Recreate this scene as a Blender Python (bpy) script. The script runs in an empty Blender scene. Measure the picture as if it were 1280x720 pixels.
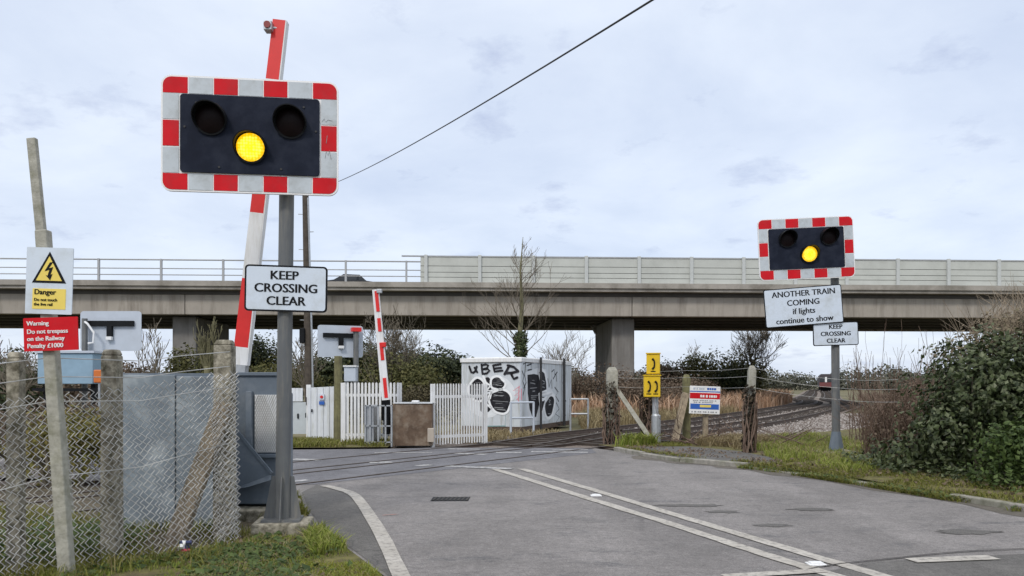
import bpy, math, random
import numpy as np
from mathutils import Vector, Matrix

R = math.radians
scene = bpy.context.scene
COL = scene.collection
rnd = random.Random(7)

# ------------------------------------------------------------------ camera, sky, sun, exposure
HZ, FOC, EYE = 480.0, 1000.0, 1.55          # horizon row and focal length of the photo, eye height in metres
cam_d = bpy.data.cameras.new('camera')
cam = bpy.data.objects.new('camera', cam_d)
COL.objects.link(cam)
cam.location = (0, 0, EYE)
cam.rotation_euler = (R(90), 0, 0)
cam_d.sensor_width = 36
cam_d.lens = FOC / 1280 * 36
cam_d.shift_y = (HZ - 360) / 1280
cam_d.clip_start = 0.05
cam_d.clip_end = 9000
scene.camera = cam

SUN_EL, SUN_AZ = 42, 200                    # degrees; azimuth clockwise from +Y: behind the camera
world = bpy.data.worlds.new('World')
scene.world = world
world.use_nodes = True
wn, wl = world.node_tree.nodes, world.node_tree.links
wn.clear()
w_out = wn.new('ShaderNodeOutputWorld')
w_bg = wn.new('ShaderNodeBackground')
w_bg.inputs['Strength'].default_value = 0.15
w_sky = wn.new('ShaderNodeTexSky')
w_sky.sky_type = 'NISHITA'
w_sky.sun_disc = False
w_sky.sun_elevation = R(SUN_EL)
w_sky.sun_rotation = R(SUN_AZ)
w_sky.air_density = 1.0
w_sky.dust_density = 1.5
w_tc = wn.new('ShaderNodeTexCoord')
w_sep = wn.new('ShaderNodeSeparateXYZ')
wl.new(w_tc.outputs['Generated'], w_sep.inputs[0])
# clouds are laid on a flat layer: direction divided by its height
w_add = wn.new('ShaderNodeMath'); w_add.operation = 'ADD'; w_add.inputs[1].default_value = 0.22
w_abs = wn.new('ShaderNodeMath'); w_abs.operation = 'ABSOLUTE'
wl.new(w_sep.outputs['Z'], w_abs.inputs[0]); wl.new(w_abs.outputs[0], w_add.inputs[0])
w_div = wn.new('ShaderNodeVectorMath'); w_div.operation = 'DIVIDE'
w_cmb = wn.new('ShaderNodeCombineXYZ')
for k in range(3):
    wl.new(w_add.outputs[0], w_cmb.inputs[k])
wl.new(w_tc.outputs['Generated'], w_div.inputs[0]); wl.new(w_cmb.outputs[0], w_div.inputs[1])
w_n1 = wn.new('ShaderNodeTexNoise'); w_n1.inputs['Scale'].default_value = 1.5
w_n1.inputs['Detail'].default_value = 9; w_n1.inputs['Roughness'].default_value = 0.56
w_n1.inputs['Distortion'].default_value = 0.25
w_n2 = wn.new('ShaderNodeTexNoise'); w_n2.inputs['Scale'].default_value = 4.2
w_n2.inputs['Detail'].default_value = 7; w_n2.inputs['Roughness'].default_value = 0.6
wl.new(w_div.outputs[0], w_n1.inputs['Vector']); wl.new(w_div.outputs[0], w_n2.inputs['Vector'])
w_r1 = wn.new('ShaderNodeValToRGB')         # cloud colour, from grey-violet bases to bright white
w_r1.color_ramp.elements[0].position = 0.32; w_r1.color_ramp.elements[0].color = (4.5, 5.1, 6.3, 1)
w_r1.color_ramp.elements[1].position = 0.68; w_r1.color_ramp.elements[1].color = (6.1, 6.6, 7.4, 1)
wl.new(w_n1.outputs['Fac'], w_r1.inputs['Fac'])
w_r2 = wn.new('ShaderNodeValToRGB')         # small dark wisps
w_r2.color_ramp.elements[0].position = 0.58; w_r2.color_ramp.elements[0].color = (1, 1, 1, 1)
w_r2.color_ramp.elements[1].position = 0.76; w_r2.color_ramp.elements[1].color = (0.72, 0.735, 0.82, 1)
wl.new(w_n2.outputs['Fac'], w_r2.inputs['Fac'])
w_mul = wn.new('ShaderNodeMix'); w_mul.data_type = 'RGBA'; w_mul.blend_type = 'MULTIPLY'
w_mul.inputs['Factor'].default_value = 1.0
wl.new(w_r1.outputs[0], w_mul.inputs['A']); wl.new(w_r2.outputs[0], w_mul.inputs['B'])
w_mix = wn.new('ShaderNodeMix'); w_mix.data_type = 'RGBA'
w_mix.inputs['Factor'].default_value = 0.88
wl.new(w_sky.outputs[0], w_mix.inputs['A']); wl.new(w_mul.outputs['Result'], w_mix.inputs['B'])
# an overcast sky is brightest overhead
w_el = wn.new('ShaderNodeMapRange'); w_el.inputs['From Min'].default_value = 0.40
w_el.inputs['From Max'].default_value = 1.0; w_el.inputs['To Min'].default_value = 0.0; w_el.inputs['To Max'].default_value = 1.0
wl.new(w_sep.outputs['Z'], w_el.inputs['Value'])
w_r3 = wn.new('ShaderNodeValToRGB')
w_r3.color_ramp.elements[0].color = (0.5, 0.5, 0.5, 1); w_r3.color_ramp.elements[1].color = (1.0, 0.90, 0.76, 1)
wl.new(w_el.outputs[0], w_r3.inputs['Fac'])
w_m2 = wn.new('ShaderNodeVectorMath'); w_m2.operation = 'MULTIPLY'
wl.new(w_mix.outputs['Result'], w_m2.inputs[0]); wl.new(w_r3.outputs[0], w_m2.inputs[1])
w_sc = wn.new('ShaderNodeVectorMath'); w_sc.operation = 'SCALE'; w_sc.inputs['Scale'].default_value = 2.0
wl.new(w_m2.outputs[0], w_sc.inputs[0])
wl.new(w_sc.outputs[0], w_bg.inputs['Color'])
wl.new(w_bg.outputs[0], w_out.inputs['Surface'])

sun_d = bpy.data.lights.new('sun', 'SUN')
sun_d.energy = 1.45
sun_d.angle = R(10)
sun_d.color = (1.0, 0.95, 0.88)
sun = bpy.data.objects.new('sun', sun_d)
COL.objects.link(sun)
_sd = Vector((math.sin(R(SUN_AZ)) * math.cos(R(SUN_EL)), math.cos(R(SUN_AZ)) * math.cos(R(SUN_EL)), math.sin(R(SUN_EL))))
sun.rotation_euler = _sd.to_track_quat('Z', 'Y').to_euler()
sun.location = _sd * 30

scene.view_settings.view_transform = 'Standard'
scene.view_settings.look = 'None'
scene.view_settings.gamma = 1.0
scene.view_settings.exposure = 0.0
scene.view_settings.use_curve_mapping = False

# ------------------------------------------------------------------ helpers
def P(px, py, Y):
    return Vector(((px - 640) / FOC * Y, Y, EYE + (HZ - py) / FOC * Y))

def G(px, py, z=0.0):
    Y = (EYE - z) * FOC / (py - HZ)
    return Vector(((px - 640) / FOC * Y, Y, z))

def wmat(o):
    m = o.matrix_basis.copy()
    p = o.parent
    while p is not None:
        m = p.matrix_basis @ m
        p = p.parent
    return m

def tag(o, label=None, cat=None, group=None, kind=None):
    if label: o['label'] = label
    if cat: o['category'] = cat
    if group: o['group'] = group
    if kind: o['kind'] = kind
    return o

def thing(name, label, cat, loc=(0, 0, 0), rz=0.0, group=None):
    o = bpy.data.objects.new(name, None)
    COL.objects.link(o)
    o.location = loc
    o.rotation_euler = (0, 0, rz)
    o.empty_display_size = 0.2
    return tag(o, label, cat, group)

def frame_of(d):
    d = d.normalized()
    up = Vector((0, 0, 1)) if abs(d.z) < 0.95 else Vector((1, 0, 0))
    a = d.cross(up).normalized()
    return a, a.cross(d).normalized()

class MB:
    def __init__(self):
        self.v, self.f, self.m = [], [], []
    def add(self, vs, fs, mi=0, M=None):
        n = len(self.v)
        self.v.extend([tuple(M @ Vector(q)) for q in vs] if M is not None else [tuple(q) for q in vs])
        for f in fs:
            self.f.append(tuple(i + n for i in f)); self.m.append(mi)
        return self
    def box(self, x0, x1, y0, y1, z0, z1, mi=0, M=None):
        vs = [(x0, y0, z0), (x1, y0, z0), (x1, y1, z0), (x0, y1, z0), (x0, y0, z1), (x1, y0, z1), (x1, y1, z1), (x0, y1, z1)]
        fs = [(0, 3, 2, 1), (4, 5, 6, 7), (0, 1, 5, 4), (1, 2, 6, 5), (2, 3, 7, 6), (3, 0, 4, 7)]
        return self.add(vs, fs, mi, M)
    def beam(self, p0, p1, w, h=None, mi=0, up=None, w1=None, h1=None):
        """rectangular bar from p0 to p1, w across, h the other way"""
        p0, p1 = Vector(p0), Vector(p1)
        h = w if h is None else h
        w1 = w if w1 is None else w1; h1 = h if h1 is None else h1
        d = (p1 - p0).normalized()
        up = Vector(up) if up is not None else (Vector((0, 0, 1)) if abs(d.z) < 0.9 else Vector((0, 1, 0)))
        a = d.cross(up).normalized(); b = a.cross(d).normalized()
        vs = []
        for p, ww, hh in ((p0, w, h), (p1, w1, h1)):
            vs += [p - a * ww / 2 - b * hh / 2, p + a * ww / 2 - b * hh / 2, p + a * ww / 2 + b * hh / 2, p - a * ww / 2 + b * hh / 2]
        return self.add(vs, [(0, 1, 2, 3), (7, 6, 5, 4), (0, 4, 5, 1), (1, 5, 6, 2), (2, 6, 7, 3), (3, 7, 4, 0)], mi)
    def tube(self, pts, rad, n=8, mi=0, cap=True, twist=0.0):
        pts = [Vector(p) for p in pts]
        m = len(pts)
        rads = rad if isinstance(rad, (list, tuple)) else [rad] * m
        base = len(self.v)
        a = None
        for i, p in enumerate(pts):
            d = (pts[min(i + 1, m - 1)] - pts[max(i - 1, 0)])
            if d.length < 1e-9: d = Vector((0, 0, 1))
            d.normalize()
            if a is None:
                a, b = frame_of(d); b = d.cross(a)
            else:
                a = (a - d * a.dot(d))
                if a.length < 1e-6: a, b = frame_of(d)
                a.normalize(); b = d.cross(a)
            for k in range(n):
                t = 2 * math.pi * k / n + twist
                self.v.append(tuple(p + (a * math.cos(t) + b * math.sin(t)) * rads[i]))
        for i in range(m - 1):
            for k in range(n):
                q = base + i * n
                self.f.append((q + k, q + (k + 1) % n, q + n + (k + 1) % n, q + n + k)); self.m.append(mi)
        if cap and n > 2:
            self.f.append(tuple(base + k for k in range(n))[::-1]); self.m.append(mi)
            self.f.append(tuple(base + (m - 1) * n + k for k in range(n))); self.m.append(mi)
        return self
    def plate(self, poly, y0, y1, mi=0, M=None, mi_side=None):
        """outline in XZ (counter-clockwise seen from -Y) given thickness from y0 (front) to y1"""
        n = len(poly)
        vs = [(x, y0, z) for x, z in poly] + [(x, y1, z) for x, z in poly]
        self.add(vs, [tuple(range(n)), tuple(range(2 * n - 1, n - 1, -1))], mi, M)
        return self.add(vs, [(i, i + n, (i + 1) % n + n, (i + 1) % n) for i in range(n)], mi if mi_side is None else mi_side, M)
    def build(self, name, mats, parent=None, smooth=False, bevel=0.0, local=False, origin='auto', M=None):
        me = bpy.data.meshes.new(name)
        V = np.array(self.v, dtype=float).reshape(-1, 3)
        o = bpy.data.objects.new(name, me)
        if M is not None:
            o.matrix_basis = M
        if parent is not None:
            o.parent = parent
            if not local:
                Mi = np.array(wmat(o).inverted())
                V = V @ Mi[:3, :3].T + Mi[:3, 3]
        elif origin == 'auto':
            c = Vector(((V[:, 0].min() + V[:, 0].max()) / 2, (V[:, 1].min() + V[:, 1].max()) / 2, V[:, 2].min()))
            o.location = c
            V = V - np.array(c)
        me.from_pydata(V.tolist(), [], self.f)
        if not isinstance(mats, (list, tuple)): mats = [mats]
        for mt in mats: me.materials.append(mt)
        if len(mats) > 1: me.polygons.foreach_set('material_index', self.m)
        if smooth: me.polygons.foreach_set('use_smooth', [True] * len(me.polygons))
        me.update()
        COL.objects.link(o)
        if bevel:
            b = o.modifiers.new('edge', 'BEVEL'); b.width = bevel; b.segments = 2; b.limit_method = 'ANGLE'; b.angle_limit = R(40)
        return o

def np_object(name, V, F, mats, mi=None, parent=None, smooth=False):
    me = bpy.data.meshes.new(name)
    o = bpy.data.objects.new(name, me)
    V = np.asarray(V, dtype=float)
    if parent is not None:
        o.parent = parent
        Mi = np.array(wmat(o).inverted()); V = V @ Mi[:3, :3].T + Mi[:3, 3]
    else:
        c = np.array([(V[:, 0].min() + V[:, 0].max()) / 2, (V[:, 1].min() + V[:, 1].max()) / 2, V[:, 2].min()])
        o.location = c; V = V - c
    me.from_pydata(V.tolist(), [], [tuple(f) for f in F.tolist()] if isinstance(F, np.ndarray) else F)
    for m in (mats if isinstance(mats, (list, tuple)) else [mats]): me.materials.append(m)
    if mi is not None: me.polygons.foreach_set('material_index', np.asarray(mi, dtype=np.int32))
    if smooth: me.polygons.foreach_set('use_smooth', [True] * len(me.polygons))
    me.update()
    COL.objects.link(o)
    return o

def sheet(name, poly, z, m, kind='structure'):
    """flat ground sheet from an outline"""
    mb = MB()
    mb.add([(p[0], p[1], z if len(p) < 3 else p[2]) for p in poly], [tuple(range(len(poly)))])
    o = mb.build(name, m)
    me = o.data
    if me.polygons[0].normal.z < 0: me.flip_normals()
    o['kind'] = kind
    return o

def catmull(pts, n=8):
    pts = [Vector(tuple(p) + (0,) * (3 - len(p))) for p in pts]
    ext = [pts[0] * 2 - pts[1]] + pts + [pts[-1] * 2 - pts[-2]]
    out = []
    for i in range(1, len(ext) - 2):
        p0, p1, p2, p3 = ext[i - 1:i + 3]
        for k in range(n):
            t = k / n
            out.append(0.5 * ((2 * p1) + (p2 - p0) * t + (2 * p0 - 5 * p1 + 4 * p2 - p3) * t * t + (3 * p1 - p0 - 3 * p2 + p3) * t ** 3))
    out.append(pts[-1])
    return out

def offset_line(pts, d):
    """d metres to the left of a plan polyline"""
    out = []
    for i, p in enumerate(pts):
        t = (pts[min(i + 1, len(pts) - 1)] - pts[max(i - 1, 0)]); t.z = 0; t.normalize()
        dd = d(i) if callable(d) else d
        out.append(p + Vector((-t.y, t.x, 0)) * dd)
    return out

def ribbon(mb, pts, w, z, mi=0, wob=0.0):
    pts = [Vector((p[0], p[1], 0)) for p in pts]
    L = offset_line(pts, w / 2); Rr = offset_line(pts, -w / 2)
    for i in range(len(pts)):
        L[i].z = Rr[i].z = z
        if wob:
            L[i].x += rnd.uniform(-wob, wob); Rr[i].x += rnd.uniform(-wob, wob)
    n = len(pts)
    mb.add(L + Rr, [(i + n, i + n + 1, i + 1, i) for i in range(n - 1)], mi)

def rrect(w, h, r, n=5, cx=0, cz=0):
    out = []
    for sx, sz, a0 in ((1, -1, -90), (1, 1, 0), (-1, 1, 90), (-1, -1, 180)):
        for k in range(n + 1):
            a = R(a0 + 90 * k / n)
            out.append((cx + sx * (w / 2 - r) + r * math.cos(a), cz + sz * (h / 2 - r) + r * math.sin(a)))
    return out

# ------------------------------------------------------------------ materials
def mat(name, col, rough=0.7, var=0.12, scale=6.0, col2=None, metal=0.0, bump=0.0, bump_scale=40.0, stain=None, stain_amt=0.0,
        stain_scale=1.2, streak=False, spec=0.4, vary_island=None, coat=0.0):
    m = bpy.data.materials.new(name); m.use_nodes = True
    nt = m.node_tree; N, L = nt.nodes, nt.links
    b = N['Principled BSDF']
    b.inputs['Roughness'].default_value = rough
    b.inputs['Metallic'].default_value = metal
    b.inputs['Specular IOR Level'].default_value = spec
    if coat: b.inputs['Coat Weight'].default_value = coat
    tc = N.new('ShaderNodeTexCoord')
    nz = N.new('ShaderNodeTexNoise'); nz.inputs['Scale'].default_value = scale; nz.inputs['Detail'].default_value = 8
    nz.inputs['Roughness'].default_value = 0.62
    L.new(tc.outputs['Object'], nz.inputs['Vector'])
    c1 = [max(0, c * (1 - var)) for c in col] + [1]
    c2 = ([min(1, c * (1 + var)) for c in col] if col2 is None else list(col2)) + [1]
    rp = N.new('ShaderNodeValToRGB')
    rp.color_ramp.elements[0].position = 0.32; rp.color_ramp.elements[0].color = c1
    rp.color_ramp.elements[1].position = 0.68; rp.color_ramp.elements[1].color = c2
    L.new(nz.outputs['Fac'], rp.inputs['Fac'])
    out = rp.outputs[0]
    if stain is not None:
        mp = N.new('ShaderNodeMapping')
        mp.inputs['Scale'].default_value = (1, 1, 0.12) if streak else (1, 1, 1)
        L.new(tc.outputs['Object'], mp.inputs['Vector'])
        n2 = N.new('ShaderNodeTexNoise'); n2.inputs['Scale'].default_value = stain_scale * (6 if streak else 1)
        n2.inputs['Detail'].default_value = 7; n2.inputs['Roughness'].default_value = 0.68
        L.new(mp.outputs[0], n2.inputs['Vector'])
        r2 = N.new('ShaderNodeValToRGB')
        r2.color_ramp.elements[0].position = 0.47; r2.color_ramp.elements[0].color = (0, 0, 0, 1)
        r2.color_ramp.elements[1].position = 0.68; r2.color_ramp.elements[1].color = (stain_amt,) * 3 + (1,)
        L.new(n2.outputs['Fac'], r2.inputs['Fac'])
        mx = N.new('ShaderNodeMix'); mx.data_type = 'RGBA'
        L.new(r2.outputs[0], mx.inputs['Factor']); L.new(out, mx.inputs['A'])
        mx.inputs['B'].default_value = list(stain) + [1]
        out = mx.outputs['Result']
    if vary_island is not None:
        g = N.new('ShaderNodeNewGeometry')
        r3 = N.new('ShaderNodeValToRGB')
        els = r3.color_ramp.elements
        n = len(vary_island)
        for i, c in enumerate(vary_island):
            e = els[i] if i < 2 else els.new(i / (n - 1))
            e.position = i / (n - 1)
            e.color = list(c) + [1]
        els[0].position = 0.0
        L.new(g.outputs['Random Per Island'], r3.inputs['Fac'])
        mx = N.new('ShaderNodeMix'); mx.data_type = 'RGBA'; mx.inputs['Factor'].default_value = 0.75
        L.new(out, mx.inputs['A']); L.new(r3.outputs[0], mx.inputs['B'])
        out = mx.outputs['Result']
    L.new(out, b.inputs['Base Color'])
    if bump:
        n3 = N.new('ShaderNodeTexNoise'); n3.inputs['Scale'].default_value = bump_scale; n3.inputs['Detail'].default_value = 6
        L.new(tc.outputs['Object'], n3.inputs['Vector'])
        bp = N.new('ShaderNodeBump'); bp.inputs['Strength'].default_value = bump; bp.inputs['Distance'].default_value = 0.02
        L.new(n3.outputs['Fac'], bp.inputs['Height']); L.new(bp.outputs[0], b.inputs['Normal'])
    return m

def asphalt_mat(name, base, light, crack=0.6, patch=(0.1, 0.1, 0.105)):
    m = bpy.data.materials.new(name); m.use_nodes = True
    N, L = m.node_tree.nodes, m.node_tree.links
    b = N['Principled BSDF']; b.inputs['Roughness'].default_value = 0.82; b.inputs['Specular IOR Level'].default_value = 0.35
    tc = N.new('ShaderNodeTexCoord')
    def noise(s, d=8, rg=0.6, stretch=None, dist=0.0):
        n = N.new('ShaderNodeTexNoise'); n.inputs['Scale'].default_value = s; n.inputs['Detail'].default_value = d
        n.inputs['Roughness'].default_value = rg; n.inputs['Distortion'].default_value = dist
        if stretch:
            mp = N.new('ShaderNodeMapping'); mp.inputs['Rotation'].default_value = (0, 0, R(stretch[1])); mp.inputs['Scale'].default_value = stretch[0]
            L.new(tc.outputs['Object'], mp.inputs['Vector']); L.new(mp.outputs[0], n.inputs['Vector'])
        else:
            L.new(tc.outputs['Object'], n.inputs['Vector'])
        return n.outputs['Fac']
    def ramp(src, p0, c0, p1, c1):
        r = N.new('ShaderNodeValToRGB')
        r.color_ramp.elements[0].position = p0; r.color_ramp.elements[0].color = tuple(c0) + (1,)
        r.color_ramp.elements[1].position = p1; r.color_ramp.elements[1].color = tuple(c1) + (1,)
        L.new(src, r.inputs['Fac']); return r.outputs[0]
    def mix(a, bb, fac, mode='MIX'):
        x = N.new('ShaderNodeMix'); x.data_type = 'RGBA'; x.blend_type = mode
        if isinstance(fac, float): x.inputs['Factor'].default_value = fac
        else: L.new(fac, x.inputs['Factor'])
        L.new(a, x.inputs['A'])
        if isinstance(bb, tuple): x.inputs['B'].default_value = bb + (1,)
        else: L.new(bb, x.inputs['B'])
        return x.outputs['Result']
    c = ramp(noise(0.9, 12, 0.74, None, 0.4), 0.36, base, 0.64, light)
    # worn bands along the wheel tracks
    c = mix(c, ramp(noise(0.9, 6, 0.6, ((1.0, 0.12, 1), 20)), 0.38, (0.87,) * 3, 0.62, (1.10,) * 3), 0.9, 'MULTIPLY')
    # fretted dark patches, broken up
    f1 = ramp(noise(1.9, 14, 0.86, ((0.5, 1.0, 1), 20)), 0.54, (0, 0, 0), 0.61, (0.8,) * 3)
    c = mix(c, patch, f1)
    # aggregate speckle
    c = mix(c, ramp(noise(70, 3, 0.7), 0.3, (0.52,) * 3, 0.72, (1.48,) * 3), 0.9, 'MULTIPLY')
    c = mix(c, ramp(noise(17, 6, 0.85), 0.36, (0.70,) * 3, 0.66, (1.26,) * 3), 0.95, 'MULTIPLY')
    c = mix(c, ramp(noise(5, 8, 0.8), 0.36, (0.86,) * 3, 0.66, (1.12,) * 3), 0.9, 'MULTIPLY')
    # cracks, only where a mask lets them
    if crack:
        vo = N.new('ShaderNodeTexVoronoi'); vo.feature = 'DISTANCE_TO_EDGE'; vo.inputs['Scale'].default_value = 0.95
        nw = N.new('ShaderNodeTexNoise'); nw.inputs['Scale'].default_value = 2.5; nw.inputs['Detail'].default_value = 6
        L.new(tc.outputs['Object'], nw.inputs['Vector'])
        va = N.new('ShaderNodeVectorMath'); va.operation = 'MULTIPLY_ADD'; va.inputs[1].default_value = (0.6, 0.6, 0)
        L.new(nw.outputs['Color'], va.inputs[0]); L.new(tc.outputs['Object'], va.inputs[2]); L.new(va.outputs[0], vo.inputs['Vector'])
        k = ramp(vo.outputs['Distance'], 0.004, (crack,) * 3, 0.013, (0, 0, 0))
        km = ramp(noise(0.35, 3), 0.5, (0, 0, 0), 0.62, (1, 1, 1))
        k = mix(k, km, 1.0, 'MULTIPLY')
        c = mix(c, (0.035, 0.034, 0.033), k)
    L.new(c, b.inputs['Base Color'])
    bp = N.new('ShaderNodeBump'); bp.inputs['Strength'].default_value = 0.5; bp.inputs['Distance'].default_value = 0.012
    L.new(noise(90, 3, 0.7), bp.inputs['Height']); L.new(bp.outputs[0], b.inputs['Normal'])
    return m

def worn_paint(name, col, under, wear=0.55):
    """road paint with gaps worn through to the asphalt colour"""
    m = bpy.data.materials.new(name); m.use_nodes = True
    N, L = m.node_tree.nodes, m.node_tree.links
    b = N['Principled BSDF']; b.inputs['Roughness'].default_value = 0.75
    tc = N.new('ShaderNodeTexCoord')
    n = N.new('ShaderNodeTexNoise'); n.inputs['Scale'].default_value = 14; n.inputs['Detail'].default_value = 9; n.inputs['Roughness'].default_value = 0.75
    L.new(tc.outputs['Object'], n.inputs['Vector'])
    r = N.new('ShaderNodeValToRGB')
    r.color_ramp.elements[0].position = wear - 0.06; r.color_ramp.elements[0].color = tuple(col) + (1,)
    r.color_ramp.elements[1].position = wear + 0.09; r.color_ramp.elements[1].color = tuple(under) + (1,)
    L.new(n.outputs['Fac'], r.inputs['Fac'])
    n2 = N.new('ShaderNodeTexNoise'); n2.inputs['Scale'].default_value = 2.2; n2.inputs['Detail'].default_value = 6
    L.new(tc.outputs['Object'], n2.inputs['Vector'])
    r2 = N.new('ShaderNodeValToRGB')
    r2.color_ramp.elements[0].position = 0.3; r2.color_ramp.elements[0].color = (0.78, 0.77, 0.75, 1)
    r2.color_ramp.elements[1].position = 0.7; r2.color_ramp.elements[1].color = (1.05, 1.05, 1.05, 1)
    L.new(n2.outputs['Fac'], r2.inputs['Fac'])
    x = N.new('ShaderNodeMix'); x.data_type = 'RGBA'; x.blend_type = 'MULTIPLY'; x.inputs['Factor'].default_value = 1.0
    L.new(r.outputs[0], x.inputs['A']); L.new(r2.outputs[0], x.inputs['B'])
    L.new(x.outputs['Result'], b.inputs['Base Color'])
    return m

def emit_mat(name, col, strength, dots=None):
    m = bpy.data.materials.new(name); m.use_nodes = True
    N, L = m.node_tree.nodes, m.node_tree.links
    b = N['Principled BSDF']
    b.inputs['Base Color'].default_value = (0.5, 0.3, 0.02, 1)
    b.inputs['Emission Strength'].default_value = strength
    b.inputs['Emission Color'].default_value = tuple(col) + (1,)
    if dots:
        tc = N.new('ShaderNodeTexCoord')
        vo = N.new('ShaderNodeTexVoronoi'); vo.inputs['Scale'].default_value = dots
        vo.inputs['Randomness'].default_value = 0.25
        L.new(tc.outputs['Object'], vo.inputs['Vector'])
        r = N.new('ShaderNodeValToRGB')
        r.color_ramp.elements[0].position = 0.15; r.color_ramp.elements[0].color = (1.0, 0.86, 0.10, 1)
        r.color_ramp.elements[1].position = 0.60; r.color_ramp.elements[1].color = (1.0, 0.50, 0.0, 1)
        L.new(vo.outputs['Distance'], r.inputs['Fac']); L.new(r.outputs[0], b.inputs['Emission Color'])
    return m

M = {}
M['asphalt'] = asphalt_mat('asphalt', (0.178, 0.167, 0.162), (0.238, 0.223, 0.217), 0.3)
M['asphalt_dark'] = asphalt_mat('asphalt_dark', (0.125, 0.124, 0.135), (0.185, 0.184, 0.20), 0.0, (0.075, 0.078, 0.09))
M['asphalt_foot'] = asphalt_mat('asphalt_foot', (0.105, 0.10, 0.095), (0.15, 0.143, 0.135), 0.45, (0.09, 0.088, 0.08))
M['paint'] = worn_paint('road_paint', (0.46, 0.435, 0.395), (0.22, 0.205, 0.19), 0.54)
M['paint_new'] = worn_paint('road_paint_fresh', (0.74, 0.74, 0.74), (0.2, 0.19, 0.185), 0.66)
M['concrete_pier'] = mat('pier_concrete', (0.22, 0.21, 0.195), 0.95, 0.15, 0.7, bump=0.2, bump_scale=6, stain=(0.13, 0.12, 0.105), stain_amt=0.8, stain_scale=0.4, streak=True)
M['bark_brown'] = mat('brown_grey_bark', (0.155, 0.13, 0.10), 0.95, 0.3, 5)
M['kerb'] = mat('kerb_concrete', (0.27, 0.255, 0.225), 0.9, 0.25, 9, bump=0.4, stain=(0.10, 0.11, 0.05), stain_amt=0.8, stain_scale=2.2)
M['soil'] = mat('soil', (0.065, 0.05, 0.036), 1.0, 0.4, 5, col2=(0.13, 0.11, 0.07), bump=0.8, bump_scale=18)
M['field'] = mat('field', (0.10, 0.10, 0.045), 1.0, 0.3, 0.12, col2=(0.19, 0.165, 0.09), bump=0.5, bump_scale=3)
M['moss'] = mat('mossy_turf', (0.085, 0.085, 0.03), 1.0, 0.4, 5, col2=(0.20, 0.18, 0.06), bump=1.0, bump_scale=45, stain=(0.10, 0.075, 0.05), stain_amt=0.9, stain_scale=3)
M['ballast'] = mat('ballast', (0.13, 0.11, 0.095), 0.95, 0.5, 12, col2=(0.34, 0.305, 0.275), bump=1.0, bump_scale=14, stain=(0.11, 0.075, 0.05), stain_amt=0.6, stain_scale=0.4)
M['ballast_brown'] = mat('ballast_brown', (0.12, 0.09, 0.07), 0.95, 0.5, 12, col2=(0.25, 0.21, 0.18), bump=1.0, bump_scale=14)
M['concrete'] = mat('concrete', (0.37, 0.335, 0.29), 0.9, 0.12, 0.5, bump=0.2, bump_scale=6, stain=(0.20, 0.175, 0.145), stain_amt=0.75, stain_scale=0.35, streak=True)
M['concrete_cap'] = mat('concrete_cap', (0.34, 0.315, 0.28), 0.9, 0.15, 0.8, bump=0.2, bump_scale=6, stain=(0.15, 0.135, 0.11), stain_amt=0.8, stain_scale=0.5)
M['concrete_shaded'] = mat('concrete_shaded', (0.09, 0.085, 0.08), 0.95, 0.15, 0.8)  # bridge concrete with the shade of the underside put into its colour
M['concrete_post'] = mat('concrete_post', (0.20, 0.175, 0.13), 0.95, 0.35, 14, col2=(0.44, 0.41, 0.33), bump=0.8, bump_scale=22, stain=(0.075, 0.07, 0.045), stain_amt=1.0, stain_scale=11)
M['concrete_pale'] = mat('concrete_pale', (0.36, 0.35, 0.30), 0.95, 0.2, 8, bump=0.5, bump_scale=25, stain=(0.17, 0.17, 0.11), stain_amt=0.7, stain_scale=5)
M['timber'] = mat('weathered_timber', (0.30, 0.245, 0.175), 0.9, 0.3, 6, stain=(0.11, 0.09, 0.065), stain_amt=0.8, stain_scale=3, streak=True)
M['timber_green'] = mat('mossy_timber', (0.17, 0.16, 0.08), 0.9, 0.3, 6, stain=(0.09, 0.08, 0.05), stain_amt=0.8, stain_scale=3, streak=True)
M['creosote'] = mat('creosoted_timber', (0.075, 0.062, 0.05), 0.9, 0.3, 6)
M['pole_grey'] = mat('grey_pole_paint', (0.115, 0.122, 0.128), 0.55, 0.12, 3, stain=(0.26, 0.24, 0.2), stain_amt=0.5, stain_scale=2, streak=True)
M['galv'] = mat('galvanised_steel', (0.42, 0.44, 0.46), 0.45, 0.12, 12, metal=0.55)
M['galv_wire'] = mat('galvanised_wire', (0.46, 0.46, 0.45), 0.5, 0.3, 3, metal=0.2)
M['steel_blue'] = mat('blue_grey_steel', (0.125, 0.155, 0.19), 0.6, 0.1, 4, stain=(0.27, 0.29, 0.31), stain_amt=0.55, stain_scale=2.5)
M['steel_panel'] = mat('pale_steel_panel', (0.15, 0.18, 0.21), 0.6, 0.15, 3, col2=(0.21, 0.25, 0.28), stain=(0.40, 0.44, 0.46), stain_amt=0.75, stain_scale=2.6)
M['rail_rust'] = mat('rusty_rail', (0.05, 0.034, 0.026), 0.75, 0.3, 8)
M['rail_top'] = mat('polished_rail', (0.125, 0.115, 0.11), 0.75, 0.1, 8, spec=0.15)
M['sleeper'] = mat('sleeper_timber', (0.05, 0.04, 0.033), 0.95, 0.25, 4)
M['white'] = mat('white_paint', (0.74, 0.75, 0.76), 0.55, 0.05, 4, stain=(0.5, 0.48, 0.42), stain_amt=0.5, stain_scale=3, streak=True)
M['white_board'] = mat('white_boarding', (0.70, 0.73, 0.77), 0.6, 0.05, 4, stain=(0.42, 0.43, 0.36), stain_amt=0.5, stain_scale=2, streak=True)
M['red'] = mat('red_paint', (0.66, 0.022, 0.02), 0.4, 0.08, 5)
M['red_sheet'] = mat('red_reflective', (0.58, 0.010, 0.018), 0.6, 0.12, 3, stain=(0.42, 0.035, 0.04), stain_amt=0.6, stain_scale=4, spec=0.15)
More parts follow.
